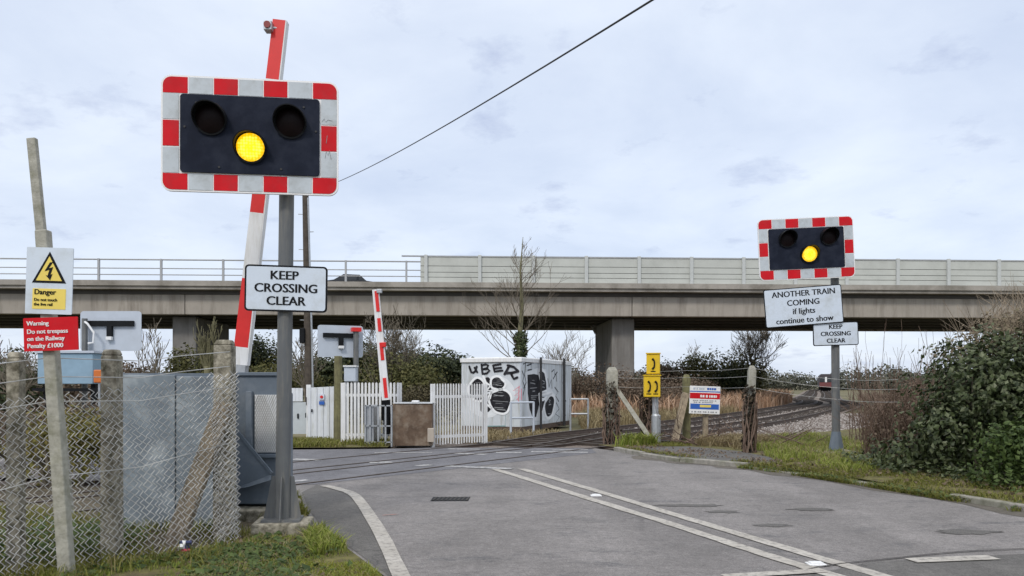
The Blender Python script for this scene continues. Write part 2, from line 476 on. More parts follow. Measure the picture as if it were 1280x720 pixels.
M['grey_sheet'] = mat('grey_reflective', (0.50, 0.545, 0.58), 0.4, 0.06, 3, stain=(0.33, 0.345, 0.34), stain_amt=0.7, stain_scale=4)
M['sign_white'] = mat('sign_white', (0.62, 0.69, 0.78), 0.4, 0.05, 3, stain=(0.45, 0.48, 0.49), stain_amt=0.7, stain_scale=3)
M['sign_edge'] = mat('sign_edge_white', (0.8, 0.8, 0.8), 0.5, 0.03)
M['sign_back'] = mat('sign_back_grey', (0.48, 0.53, 0.60), 0.5, 0.05, 3)
M['black'] = mat('black_paint', (0.009, 0.010, 0.012), 0.6, 0.2, spec=0.15)
M['navy'] = mat('dark_backboard', (0.014, 0.018, 0.032), 0.75, 0.25, 3, spec=0.12, stain=(0.03, 0.035, 0.05), stain_amt=0.6, stain_scale=3)
M['dark_lens'] = mat('dark_lens', (0.008, 0.004, 0.005), 0.5, 0.2, spec=0.15)
M['amber'] = emit_mat('lit_amber_lens', (1.0, 0.6, 0.0), 1.35, 34)
def hot_centre(m):
    """the lamp behind the lens is brightest on its axis"""
    N, L = m.node_tree.nodes, m.node_tree.links
    b = N['Principled BSDF']; src = b.inputs['Emission Color'].links[0].from_socket
    tc = N.new('ShaderNodeTexCoord'); mp = N.new('ShaderNodeMapping'); mp.inputs['Scale'].default_value = (1, 0, 1)
    ln = N.new('ShaderNodeVectorMath'); ln.operation = 'LENGTH'
    L.new(tc.outputs['Object'], mp.inputs[0]); L.new(mp.outputs[0], ln.inputs[0])
    mr = N.new('ShaderNodeMapRange'); mr.inputs['From Min'].default_value = 0.03; mr.inputs['From Max'].default_value = 0.14
    mr.inputs['To Min'].default_value = 2.3; mr.inputs['To Max'].default_value = 0.95
    L.new(ln.outputs['Value'], mr.inputs['Value']); L.new(mr.outputs[0], b.inputs['Emission Strength'])
hot_centre(M['amber'])
M['yellow'] = mat('yellow_paint', (0.76, 0.50, 0.012), 0.45, 0.06, 4, stain=(0.4, 0.28, 0.04), stain_amt=0.5, stain_scale=4)
M['yellow_pale'] = mat('pale_yellow_print', (0.80, 0.62, 0.13), 0.5, 0.05, 4)
M['blue'] = mat('blue_print', (0.03, 0.12, 0.45), 0.5, 0.05)
M['blue_box'] = mat('blue_cabinet', (0.24, 0.36, 0.46), 0.55, 0.08, 4)
M['orange'] = mat('orange_plastic', (0.55, 0.15, 0.03), 0.5, 0.1)
M['rust_box'] = mat('rusty_brown_sheet', (0.115, 0.075, 0.05), 0.85, 0.3, 3, col2=(0.185, 0.13, 0.09), stain=(0.27, 0.225, 0.175), stain_amt=0.8, stain_scale=3.5)
M['kiosk'] = mat('kiosk_cladding', (0.58, 0.62, 0.66), 0.6, 0.05, 2, stain=(0.34, 0.35, 0.32), stain_amt=0.8, stain_scale=1.3, streak=True)
M['graf_black'] = mat('spray_black', (0.012, 0.012, 0.015), 0.7, 0.5, 6, col2=(0.035, 0.035, 0.042), spec=0.2)
M['graf_white'] = mat('spray_white', (0.82, 0.84, 0.86), 0.6, 0.03)
M['graf_pale'] = mat('spray_pale', (0.69, 0.72, 0.75), 0.6, 0.06, 3)
M['graf_pink'] = mat('spray_pink', (0.72, 0.2, 0.26), 0.6, 0.1)
M['graf_grey'] = mat('spray_grey', (0.3, 0.31, 0.32), 0.6, 0.1)
M['noise_panel'] = mat('pale_grey_barrier', (0.50, 0.515, 0.48), 0.6, 0.07, 0.7, stain=(0.36, 0.37, 0.34), stain_amt=0.5, stain_scale=0.5)
M['noise_post'] = mat('barrier_post_grey', (0.50, 0.52, 0.51), 0.55, 0.06)
M['railing'] = mat('bridge_railing', (0.36, 0.37, 0.38), 0.5, 0.08)
M['cable'] = mat('cable_black', (0.03, 0.03, 0.032), 0.6, 0.1)
M['car_paint'] = mat('dark_car_paint', (0.03, 0.032, 0.035), 0.25, 0.05, spec=0.5)
M['glass'] = mat('dark_glass', (0.02, 0.025, 0.03), 0.08, 0.05, spec=0.6)
M['iron'] = mat('cast_iron', (0.05, 0.045, 0.04), 0.8, 0.3, 12)
M['brick_plinth'] = mat('dark_plinth', (0.10, 0.07, 0.055), 0.9, 0.3, 9)

def leaf_mat(name, cols, rough=0.55, trans=0.25):
    m = mat(name, cols[0], rough, 0.15, 3, vary_island=cols, spec=0.3)
    nt = m.node_tree; N, L = nt.nodes, nt.links
    b = N['Principled BSDF']; out = N['Material Output']
    t = N.new('ShaderNodeBsdfTranslucent'); x = N.new('ShaderNodeMixShader'); x.inputs[0].default_value = trans
    src = b.inputs['Base Color'].links[0].from_socket
    L.new(src, t.inputs['Color']); L.new(b.outputs[0], x.inputs[1]); L.new(t.outputs[0], x.inputs[2]); L.new(x.outputs[0], out.inputs['Surface'])
    return m
M['ivy'] = leaf_mat('ivy_leaves', [(0.018, 0.028, 0.009), (0.045, 0.062, 0.02), (0.085, 0.11, 0.042), (0.19, 0.21, 0.12)], 0.5, 0.1)
M['evergreen'] = leaf_mat('evergreen_leaves', [(0.02, 0.032, 0.013), (0.05, 0.066, 0.026), (0.095, 0.11, 0.05)], 0.6, 0.1)
M['olive'] = leaf_mat('olive_leaves', [(0.06, 0.066, 0.022), (0.115, 0.115, 0.04), (0.19, 0.175, 0.07)], 0.7, 0.2)
M['brown_leaf'] = leaf_mat('brown_leaves', [(0.085, 0.06, 0.042), (0.16, 0.12, 0.085), (0.25, 0.19, 0.14)], 0.8, 0.2)
M['green_leaf'] = leaf_mat('green_leaves', [(0.035, 0.06, 0.015), (0.075, 0.115, 0.03), (0.13, 0.18, 0.05)], 0.55, 0.25)
M['grass'] = leaf_mat('grass_blades', [(0.09, 0.105, 0.018), (0.185, 0.195, 0.035), (0.26, 0.255, 0.06), (0.29, 0.23, 0.12)], 0.7, 0.3)
M['grass_lush'] = leaf_mat('lush_grass_blades', [(0.12, 0.16, 0.026), (0.23, 0.28, 0.045), (0.33, 0.37, 0.07), (0.38, 0.33, 0.15)], 0.7, 0.3)
M['straw'] = leaf_mat('dry_grass_blades', [(0.20, 0.155, 0.08), (0.30, 0.24, 0.13), (0.38, 0.32, 0.20)], 0.8, 0.25)
M['reed'] = leaf_mat('orange_reeds', [(0.34, 0.20, 0.12), (0.48, 0.32, 0.21), (0.58, 0.44, 0.33)], 0.8, 0.25)
M['bark'] = mat('grey_bark', (0.15, 0.13, 0.10), 0.95, 0.3, 5)
M['bark_mossy'] = mat('mossy_bark', (0.15, 0.14, 0.08), 0.95, 0.3, 5)
M['twig'] = leaf_mat('brown_twigs', [(0.09, 0.06, 0.045), (0.16, 0.11, 0.085), (0.24, 0.175, 0.135)], 0.9, 0.0)
M['stalk'] = leaf_mat('dry_stalks', [(0.22, 0.17, 0.12), (0.33, 0.27, 0.2), (0.42, 0.36, 0.28)], 0.9, 0.1)
M['far_green'] = leaf_mat('far_hedge_leaves', [(0.08, 0.088, 0.066), (0.12, 0.122, 0.095), (0.17, 0.16, 0.125)], 0.9, 0.1)

# ------------------------------------------------------------------ vegetation builders
def leaf_quads(C, N, size, rng, aspect=0.75, droop=0.0):
    """one folded diamond leaf at each centre C facing N"""
    n = len(C)
    N = N / (np.linalg.norm(N, axis=1, keepdims=True) + 1e-9)
    rv = rng.normal(size=(n, 3)); rv[:, 2] -= droop
    T = rv - N * (rv * N).sum(1, keepdims=True)
    T /= (np.linalg.norm(T, axis=1, keepdims=True) + 1e-9)
    B = np.cross(N, T)
    s = (size * rng.uniform(0.6, 1.35, n))[:, None]
    V = np.empty((n, 4, 3))
    V[:, 0] = C - T * s * 0.5
    V[:, 1] = C + B * s * 0.5 * aspect - N * s * 0.12
    V[:, 2] = C + T * s * 0.6
    V[:, 3] = C - B * s * 0.5 * aspect - N * s * 0.12
    F = np.arange(n * 4).reshape(n, 4)
    return V.reshape(-1, 3), F

def blob_points(blobs, n, rng, fill=0.45, lump=0.22):
    """points mostly near the skin of lumpy ellipsoids; normals outward"""
    vol = np.array([(b[1][0] * b[1][1] * b[1][2]) ** (2 / 3) for b in blobs]); vol /= vol.sum()
    out_c, out_n = [], []
    for (c, r), w in zip(blobs, vol):
        k = int(n * w) + 1
        d = rng.normal(size=(k, 3)); d /= np.linalg.norm(d, axis=1, keepdims=True)
        ph = rng.uniform(0, 6, 6)
        lum = 1 + lump * (np.sin(d[:, 0] * 5 + ph[0]) * np.sin(d[:, 1] * 6 + ph[1]) + 0.7 * np.sin(d[:, 2] * 7 + ph[2] + d[:, 0] * 4) * np.sin(d[:, 1] * 9 + ph[3]))
        rad = (1 - fill * rng.random(k) ** 1.6) * lum
        p = np.array(c) + d * rad[:, None] * np.array(r)
        out_c.append(p); out_n.append(d + rng.normal(size=(k, 3)) * 0.55 + np.array([0, 0, 0.25]))
    return np.concatenate(out_c), np.concatenate(out_n)

def crown(name, blobs, n, size, m, seed, parent=None, fill=0.45, lump=0.22, zmin=0.0, droop=0.0):
    rng = np.random.default_rng(seed)
    C, N = blob_points(blobs, n, rng, fill, lump)
    keep = C[:, 2] > zmin
    V, F = leaf_quads(C[keep], N[keep], size, rng, droop=droop)
    return np_object(name, V, F, m, parent=parent)

def grow(mb, p, d, length, r, depth, rn, spread=0.5, up=0.25, nseg=4, kids=(3, 5), shrink=0.62, sides=(6, 4, 3, 3, 3), lvl=0, rmin=0.004, mi=0):
    pts, rads = [Vector(p)], [r]
    d = Vector(d).normalized()
    q = Vector(p)
    for k in range(nseg):
        d = (d + Vector((rn.uniform(-1, 1), rn.uniform(-1, 1), rn.uniform(-0.6, 0.8))) * 0.16 + Vector((0, 0, up * 0.18))).normalized()
        q = q + d * length / nseg
        pts.append(q.copy()); rads.append(max(rmin, r * (1 - 0.68 * (k + 1) / nseg)))
    mb.tube(pts, rads, sides[min(lvl, len(sides) - 1)], mi, cap=False)
    if depth <= 0: return
    for c in range(rn.randint(*kids)):
        t = rn.uniform(0.3, 1.0)
        i = min(nseg - 1, int(t * nseg)); f = t * nseg - i
        pos = pts[i].lerp(pts[i + 1], min(1, f))
        ax = (pts[i + 1] - pts[i]).normalized()
        a, b = frame_of(ax)
        th = rn.uniform(0, 2 * math.pi)
        side = a * math.cos(th) + b * math.sin(th)
        nd = (ax * (1 - spread) + side * spread * rn.uniform(0.7, 1.3) + Vector((0, 0, up))).normalized()
        grow(mb, pos, nd, length * shrink * rn.uniform(0.7, 1.15), max(rmin, rads[i] * 0.6), depth - 1, rn, spread, up, max(2, nseg - 1), kids, shrink, sides, lvl + 1, rmin, mi)

def bare_tree(label, base, height, seed, depth=4, spread=0.5, up=0.3, trunk_r=None, group=None, m='bark', trunk_frac=0.35, kids=(3, 5), rmin=0.006, lean=(0, 0), first=6):
    rn = random.Random(seed)
    base = Vector(base)
    t = thing('bare_tree', label, 'tree', base, group=group)
    r = trunk_r or height * 0.018
    tm = MB()
    top = base + Vector((lean[0] + rn.uniform(-0.05, 0.05) * height, lean[1], height * trunk_frac))
    mid = base.lerp(top, 0.5) + Vector((rn.uniform(-1, 1) * r, rn.uniform(-1, 1) * r, 0))
    tm.tube([base - Vector((0, 0, 0.15)), base + Vector((0, 0, 0.25)), mid, top], [r * 1.45, r * 1.1, r * 0.9, r * 0.72], 8)
    tm.build('trunk', M[m], t, smooth=True)
    cm = MB()
    for k in range(first):
        th = 2 * math.pi * (k + rn.random() * 0.7) / first
        pos = mid.lerp(top, rn.uniform(0.2, 1.0))
        d = Vector((math.cos(th) * spread, math.sin(th) * spread, 0.6 + up))
        grow(cm, pos, d, height * (1 - trunk_frac) * rn.uniform(0.42, 0.6), r * 0.5, depth - 1, rn, spread, up, 4, kids, 0.66, rmin=rmin)
    grow(cm, top, (0, 0, 1), height * (1 - trunk_frac) * 0.62, r * 0.66, depth, rn, spread, up, 5, kids, 0.62, rmin=rmin)
    cm.build('crown', M[m], t)
    return t

def stalks(mb, pts, h, r, rn, lean=0.3, mi=0, curve=0.3, sides=3):
    for p in pts:
        hh = h * rn.uniform(0.5, 1.2)
        a = rn.uniform(0, 6.28)
        l = rn.uniform(0, lean)
        d1 = Vector((math.cos(a) * l, math.sin(a) * l, 1)).normalized()
        d2 = (d1 + Vector((math.cos(a), math.sin(a), -0.3)) * rn.uniform(0, curve)).normalized()
        p = Vector(p)
        q = p + d1 * hh * 0.55
        mb.tube([p, q, q + d2 * hh * 0.45], [r, r * 0.8, r * 0.35], sides, mi, cap=False)

def in_poly(x, y, poly):
    c = False; n = len(poly); j = n - 1
    for i in range(n):
        xi, yi, xj, yj = poly[i][0], poly[i][1], poly[j][0], poly[j][1]
        if (yi > y) != (yj > y) and x < (xj - xi) * (y - yi) / (yj - yi + 1e-12) + xi: c = not c
        j = i
    return c

def scatter(poly, n, rn, clump=0.0):
    xs = [p[0] for p in poly]; ys = [p[1] for p in poly]
    out = []; tries = 0
    while len(out) < n and tries < n * 40:
        tries += 1
        x, y = rn.uniform(min(xs), max(xs)), rn.uniform(min(ys), max(ys))
        if in_poly(x, y, poly):
            if clump and math.sin(x * 3.1 + 1.3 * math.sin(y * 2.3)) * math.sin(y * 2.7 + x) < rn.uniform(-1, 1) * (1 - clump) - 0.15 * clump: continue
            out.append((x, y))
    return out

def grass(name, poly, n, h, w, m, seed, z=0.0, clump=0.3, lean=0.55, label=None):
    """a mass of bent blades: one object of kind stuff"""
    rn = random.Random(seed)
    rng = np.random.default_rng(seed)
    pts = np.array(scatter(poly, n, rn, clump)); k = len(pts)
    zz = np.array([z(x, y) for x, y in pts]) if callable(z) else np.full(k, z)
    a = rng.uniform(0, 2 * np.pi, k); hh = h * rng.uniform(0.35, 1.25, k); ln = hh * rng.uniform(0.1, lean, k) * 1.6
    b = a + rng.uniform(0.8, 2.3, k)
    ww = w * rng.uniform(0.6, 1.3, k)
    P0 = np.column_stack([pts, zz])
    S = np.column_stack([np.cos(b), np.sin(b), np.zeros(k)]) * ww[:, None] / 2
    D = np.column_stack([np.cos(a), np.sin(a), np.zeros(k)])
    mid = P0 + D * (ln * 0.3)[:, None] + np.array([0, 0, 1]) * (hh * 0.6)[:, None]
    tip = P0 + D * ln[:, None] + np.array([0, 0, 1]) * (hh * (1.0 - 0.25 * rng.random(k)))[:, None]
    V = np.stack([P0 - S, P0 + S, mid + S * 0.8, mid - S * 0.8, tip], 1).reshape(-1, 3)
    F = []
    for i in range(k):
        q = 5 * i
        F.append((q, q + 1, q + 2, q + 3)); F.append((q + 3, q + 2, q + 4))
    o = np_object(name, V, F, m)
    tag(o, label, 'grass', kind='stuff')
    return o

def lettering(name, lines, size, m, parent, Mloc, spacing=1.3, bold=0.0, align='CENTER', extrude=0.002, xscale=1.0, shear=0.0):
    """text as a mesh; Mloc places the text plane (x right, y up) in the parent's frame"""
    cu = bpy.data.curves.new(name, 'FONT')
    cu.body = '\n'.join(lines)
    cu.size = size / 0.70                      # cap height is about 0.7 of the font size
    cu.align_x = align; cu.align_y = 'CENTER'
    cu.space_line = spacing * 0.70
    cu.extrude = extrude
    cu.resolution_u = 3
    cu.shear = shear
    tmp = bpy.data.objects.new(name + '_tmp', cu)
    COL.objects.link(tmp)
    dg = bpy.context.evaluated_depsgraph_get(); dg.update()
    me = bpy.data.meshes.new_from_object(tmp.evaluated_get(dg))
    bpy.data.objects.remove(tmp); bpy.data.curves.remove(cu)
    if bold:                                   # heavier strokes: the same outline again, a hair to each side and behind
        vs = [v.co.copy() for v in me.vertices]; fs = [tuple(p.vertices) for p in me.polygons]; V2, F2 = [], []
        for k, s in enumerate((0, -1, 1)):
            q = len(V2); V2 += [(v.x + s * bold * size, v.y, v.z - 0.0006 * k) for v in vs]; F2 += [tuple(i + q for i in f) for f in fs]
        me2 = bpy.data.meshes.new(name); me2.from_pydata(V2, [], F2); bpy.data.meshes.remove(me); me = me2
    me.materials.clear(); me.materials.append(m)
    me.transform(Mloc @ Matrix.Diagonal((xscale, 1, 1, 1)))
    me.name = name
    o = bpy.data.objects.new(name, me)
    o.parent = parent
    COL.objects.link(o)
    return o

UPRIGHT = Matrix.Rotation(R(90), 4, 'X')       # text plane XY -> XZ facing -Y
def text_at(x, y, z):
    return Matrix.Translation((x, y, z)) @ UPRIGHT

def stones(name, pts, z, size, m, seed, label):
    """loose stones: small lumpy octahedra"""
    rg = np.random.default_rng(seed); k = len(pts)
    base = np.array([(1, 0, 0), (0, 1, 0), (-1, 0, 0), (0, -1, 0), (0, 0, 1), (0, 0, -1)], float)
    V = base[None] * rg.uniform(0.5, 1.2, (k, 6, 1)) * size + rg.normal(size=(k, 6, 3)) * size * 0.15
    th = rg.uniform(0, 6.28, k); c, s_ = np.cos(th)[:, None], np.sin(th)[:, None]
    V = np.stack([V[..., 0] * c - V[..., 1] * s_, V[..., 0] * s_ + V[..., 1] * c, V[..., 2] * 0.8], -1)
    V += np.column_stack([np.array(pts), z + rg.uniform(0, size, k)])[:, None, :]
    f = np.array([(0, 1, 4), (1, 2, 4), (2, 3, 4), (3, 0, 4), (1, 0, 5), (2, 1, 5), (3, 2, 5), (0, 3, 5)])
    F = (f[None] + (np.arange(k) * 6)[:, None, None]).reshape(-1, 3)
    o = np_object(name, V.reshape(-1, 3), F, m); tag(o, label, 'gravel', kind='stuff'); return o
M['stone'] = mat('loose_stone', (0.16, 0.135, 0.12), 0.95, 0.2, 5, vary_island=[(0.10, 0.08, 0.065), (0.22, 0.19, 0.17), (0.34, 0.31, 0.285), (0.45, 0.42, 0.40)])
# ------------------------------------------------------------------ the ground, road and railway formation
sheet('ground', [(-3000, -60), (3000, -60), (3000, 6000), (-3000, 6000)], -0.10, M['field'])

LEFT_EDGE = [(1.5, -4), (0.6, 1), (-0.2, 4), (-1.03, 6.46), (-1.48, 7.4), (-2.0, 8.4), (-2.5, 9.7), (-2.95, 11.1), (-4.2, 11.9), (-7, 12.9), (-14, 14.5)]
KERB = [(12.0, -4), (9.6, 2.5), (7.6, 7.0), (6.2, 9.7), (5.17, 12.9), (4.28, 14.8), (3.3, 15.9), (2.75, 17.2), (2.35, 18.6)]
sheet('road', LEFT_EDGE[::-1] and ([(12, -4)] + KERB[1:] + [(1.95, 19.4), (-1.9, 19.5), (-3.2, 19.1), (-5.2, 18.9), (-12, 20.5), (-24, 25), (-27, 20)] + LEFT_EDGE[::-1]), 0.0, M['asphalt'])

# footway outside the white edge line
edge_line = catmull([(0.0, 4.2), (-0.45, 5.2), (-0.8, 6.1), (-1.34, 8.2), (-2.12, 10.9), (-2.55, 11.75), (-3.0, 12.3)], 6)
foot = [(p.x, p.y) for p in edge_line] + [(-3.0, 11.4), (-2.9, 11.1), (-2.45, 9.7), (-1.95, 8.4), (-1.45, 7.4), (-1.0, 6.46), (-0.2, 4)]
sheet('footway', foot, 0.004, M['asphalt_foot'])

# railway: one guiding curve along the near outer rail
RC = catmull([(-13.2, -0.9), (-7, 7.37), (-1, 15.37), (4.05, 22.1), (7.2, 26.3), (10.3, 31), (14, 37.5), (18.2, 45.5), (23.6, 56), (28.6, 67.5), (32.5, 80), (40, 99), (52, 130), (68, 172), (95, 240)], 8)
sheet('ballast_bed', [(p.x, p.y) for p in offset_line(RC, -0.7)] + [(p.x, p.y) for p in offset_line(RC, 4.9)][::-1], -0.05, M['ballast_brown'])
sheet('ballast_shoulder', [(p.x, p.y) for p in offset_line(RC, -0.4)][28:] + [(p.x, p.y) for p in offset_line(RC, lambda i: -0.4 - 3.6 * max(0.0, min(1.0, (i - 22) / 8.0)) * max(0.0, 1 - max(0, i - 40) / 14.0))][28:][::-1], -0.044, M['ballast'])
# dirt gathered along the kerb
gl = [Vector((p[0], p[1], 0)) for p in KERB[2:8]]
gpts = catmull(gl, 5); inn = offset_line(gpts, lambda i: 0.28 + 0.12 * math.sin(i * 1.7) + 0.08 * math.sin(i * 0.6))
sheet('gutter_dirt', [(p.x, p.y) for p in gpts] + [(p.x, p.y) for p in inn][::-1], 0.004, asphalt_mat('gutter_dirt', (0.10, 0.088, 0.07), (0.15, 0.135, 0.115), 0.2, (0.07, 0.065, 0.05)))
sheet('crossing_deck', [(-3.05, 12.32), (1.9, 18.0), (1.9, 19.38), (-1.9, 19.45), (-3.2, 19.0), (-5.2, 18.8), (-9.5, 19.6), (-10.5, 16.5), (-7.0, 13.1), (-4.2, 12.1)], 0.004, M['asphalt_dark'])
sheet('asphalt_patch', [(1.95, 6.15), (3.1, 6.95), (5.9, 7.55), (7.3, 7.2), (9.0, 4), (3.4, 4.0)], 0.004, M['asphalt_foot'])

# right-hand verge, footway by the telephones, left-hand turf
VERGE = [(p[0] + 0.14, p[1]) for p in KERB] + [(2.1, 19.5), (4.4, 20.3), (6.2, 21.2), (9.0, 24.2), (15, 30), (32, 42), (45, 10), (30, -4)]
sheet('verge', VERGE, 0.07, M['moss'])
sheet('pavement', [(4.42, 14.85), (3.44, 15.95), (2.9, 17.2), (2.5, 18.6), (2.9, 19.0), (4.2, 18.9), (5.0, 17.6), (5.2, 16.2), (5.0, 15.0)], 0.075, M['asphalt_foot'])
sheet('trackside', [(-2.75, 9.75), (-3.1, 11.0), (-4.2, 11.75), (-9, 12.5), (-14, 14.4), (-30, 18), (-30, -4), (-14, -4), (-4.6, 3.8), (-2.75, 7.8)], 0.0, M['soil'])
TURF = [(1.45, -4), (0.55, 1), (-0.25, 4), (-1.07, 6.46), (-1.52, 7.4), (-2.03, 8.4), (-2.55, 9.7), (-2.95, 10.9), (-2.75, 9.7), (-2.75, 7.8), (-4.6, 3.8), (-6, -4)]
sheet('turf', TURF, 0.03, M['moss'])
sheet('far_turf', [(-3.0, 19.3), (-3.1, 22), (-14, 26), (-14, 21.2), (-12, 20.7), (-5.2, 19.1)], 0.03, M['moss'])

def kerb_run(name, pts, w, z, label=None):
    mb = MB()
    L, Rr = offset_line([Vector((p[0], p[1], 0)) for p in pts], w / 2), offset_line([Vector((p[0], p[1], 0)) for p in pts], -w / 2)
    for i in range(len(pts) - 1):
        a, b, c, d = L[i], L[i + 1], Rr[i + 1], Rr[i]
        e = 0.012
        t = (b - a).normalized() * e
        zz = z + rnd.uniform(-0.012, 0.008) - (0.05 if 10.3 < a.y < 14.4 else 0.0)
        vs = [a + t, b - t, c - t, d + t]
        mb.add([(v.x, v.y, -0.08) for v in vs] + [(v.x, v.y, zz) for v in vs],
               [(0, 1, 2, 3), (7, 6, 5, 4), (0, 4, 5, 1), (1, 5, 6, 2), (2, 6, 7, 3), (3, 7, 4, 0)])
    o = mb.build(name, M['kerb'], bevel=0.015)
    o['kind'] = 'structure'
kp = [Vector((p[0] + 0.07, p[1], 0)) for p in KERB]
full = []
for i in range(len(kp) - 1):
    n = max(1, int((kp[i + 1] - kp[i]).length / 0.92))
    full += [kp[i].lerp(kp[i + 1], k / n) for k in range(n)]
full.append(kp[-1])
kerb_run('kerb', full, 0.14, 0.085)

M['paint_soft'] = worn_paint('faded_crossing_paint', (0.46, 0.46, 0.46), (0.18, 0.178, 0.185), 0.50)
# ------------------------------------------------------------------ road markings
mk = MB()
for px_ in ([(1180, 744), (1090, 717), (1010, 694), (890, 658), (800, 630.5), (707, 602.5), (652, 586.5)],
            [(1130, 745), (1035, 718), (940, 688.5), (840, 656), (760, 631), (707, 614.5), (655, 598), (618, 586.8)]):
    ribbon(mk, catmull([G(*q) for q in px_], 8), 0.15, 0.008, wob=0.008)
o = mk.build('centre_line', M['paint']); o['kind'] = 'structure'
mk = MB()
ribbon(mk, edge_line[:-2], 0.145, 0.012, wob=0.005)
o = mk.build('edge_line', M['paint']); o['kind'] = 'structure'
mk = MB()
def dash(px0, py0, px1, py1, w, z=0.010):
    a, b = G(px0, py0), G(px1, py1)
    ribbon(mk, [a, a.lerp(b, 0.33), a.lerp(b, 0.66), b], w, z, wob=0.004)
dash(350, 604, 385, 600.5, 0.16)
dash(462, 579, 490, 578, 0.24); dash(522, 583, 538, 581.5, 0.2); dash(556, 583, 640, 586.5, 0.24)
dash(365, 574.5, 400, 575.5, 0.3); dash(570, 567, 608, 568.5, 0.26)
dash(620, 566, 652, 566, 0.25); dash(664, 565, 735, 566, 0.25); dash(560, 561.5, 600, 562, 0.22)
dash(690, 563, 735, 562.5, 0.18); dash(468, 566.5, 540, 566, 0.16)
o = mk.build('crossing_marks', M['paint_soft']); o['kind'] = 'structure'
mk = MB()
dash(1138, 702, 1243, 698, 0.17, 0.0125)
dash(905, 722, 1030, 714.5, 0.13, 0.0125)
o = mk.build('lane_dash', M['paint']); o['kind'] = 'structure'
mk = MB()
ribbon(mk, catmull([(1.9, 6.2), (2.6, 6.75), (3.3, 7.05), (4.3, 7.4), (5.9, 7.6), (7.3, 7.25)], 6), 0.022, 0.0105, wob=0.008)
o = mk.build('road_joint', M['iron']); o['kind'] = 'structure'
for k, (cx, cy, rx, ry) in enumerate(((967, 657, 0.22, 0.10), (1015, 637, 0.35, 0.12), (860, 632, 0.5, 0.14), (905, 640, 0.25, 0.1), (1210, 665, 0.4, 0.16))):
    c_ = G(cx, cy); q_ = random.Random(k + 40)
    sheet('road_patch', [(c_.x + rx * math.cos(a * 0.35) * q_.uniform(0.55, 1.15), c_.y + ry * math.sin(a * 0.35) * q_.uniform(0.55, 1.15)) for a in range(18)], 0.0045, M['asphalt_foot'])
mk = MB(); dash(478, 645, 497, 643.5, 0.02)
o = mk.build('orange_spray_mark', worn_paint('spray_orange', (0.5, 0.16, 0.1), (0.2, 0.19, 0.185), 0.5)); o['kind'] = 'structure'

for (px, py, lb) in ((1020, 706, 'white road stud between the double lines in the foreground'), (745, 620, 'white road stud between the double lines farther along the road')):
    c = G(px, py)
    t = MB()
    t.box(c.x - 0.075, c.x + 0.075, c.y - 0.06, c.y + 0.06, 0.0, 0.014)
    t.box(c.x - 0.055, c.x + 0.055, c.y - 0.04, c.y + 0.04, 0.012, 0.026)
    tag(t.build('road_stud', M['white'], bevel=0.005), lb, 'road stud', 'studs along the double white lines')
c = G(563, 624)
dr = MB()
dr.box(c.x - 0.25, c.x + 0.25, c.y - 0.18, c.y + 0.18, -0.02, 0.006)
for k in range(9):
    x = c.x - 0.22 + k * 0.055
    dr.beam((x, c.y - 0.15, 0.009), (x + 0.03, c.y + 0.15, 0.009), 0.022, 0.008, 1)
tag(dr.build('drain_grating', [M['black'], M['iron']]), 'dark iron drain grating set in the road surface', 'drain')

# ------------------------------------------------------------------ railway tracks
def rail_shape(mb, pts, zt):
    L, Rr = offset_line(pts, 0.034), offset_line(pts, -0.034)
    L2, R2 = offset_line(pts, 0.07), offset_line(pts, -0.07)
    n = len(pts)
    vs = [(p.x, p.y, zt) for p in L] + [(p.x, p.y, zt) for p in Rr] + [(p.x, p.y, zt - 0.04) for p in L] + [(p.x, p.y, zt - 0.04) for p in Rr] \
        + [(p.x, p.y, zt - 0.15) for p in L2] + [(p.x, p.y, zt - 0.15) for p in R2]
    for i in range(n - 1):
        a = lambda g, j: g * n + j
        mb.add([vs[a(1, i)], vs[a(1, i + 1)], vs[a(0, i + 1)], vs[a(0, i)]], [(0, 1, 2, 3)], 1)
        for g0, g1 in ((0, 2), (2, 4), (3, 1), (5, 3)):
            mb.add([vs[a(g0, i)], vs[a(g0, i + 1)], vs[a(g1, i + 1)], vs[a(g1, i)]], [(0, 1, 2, 3)], 0)
def spacing(i):
    y = RC[i].y
    return 1.7 + min(1.0, max(0.0, (y - 19) / 10.0)) * 0.95
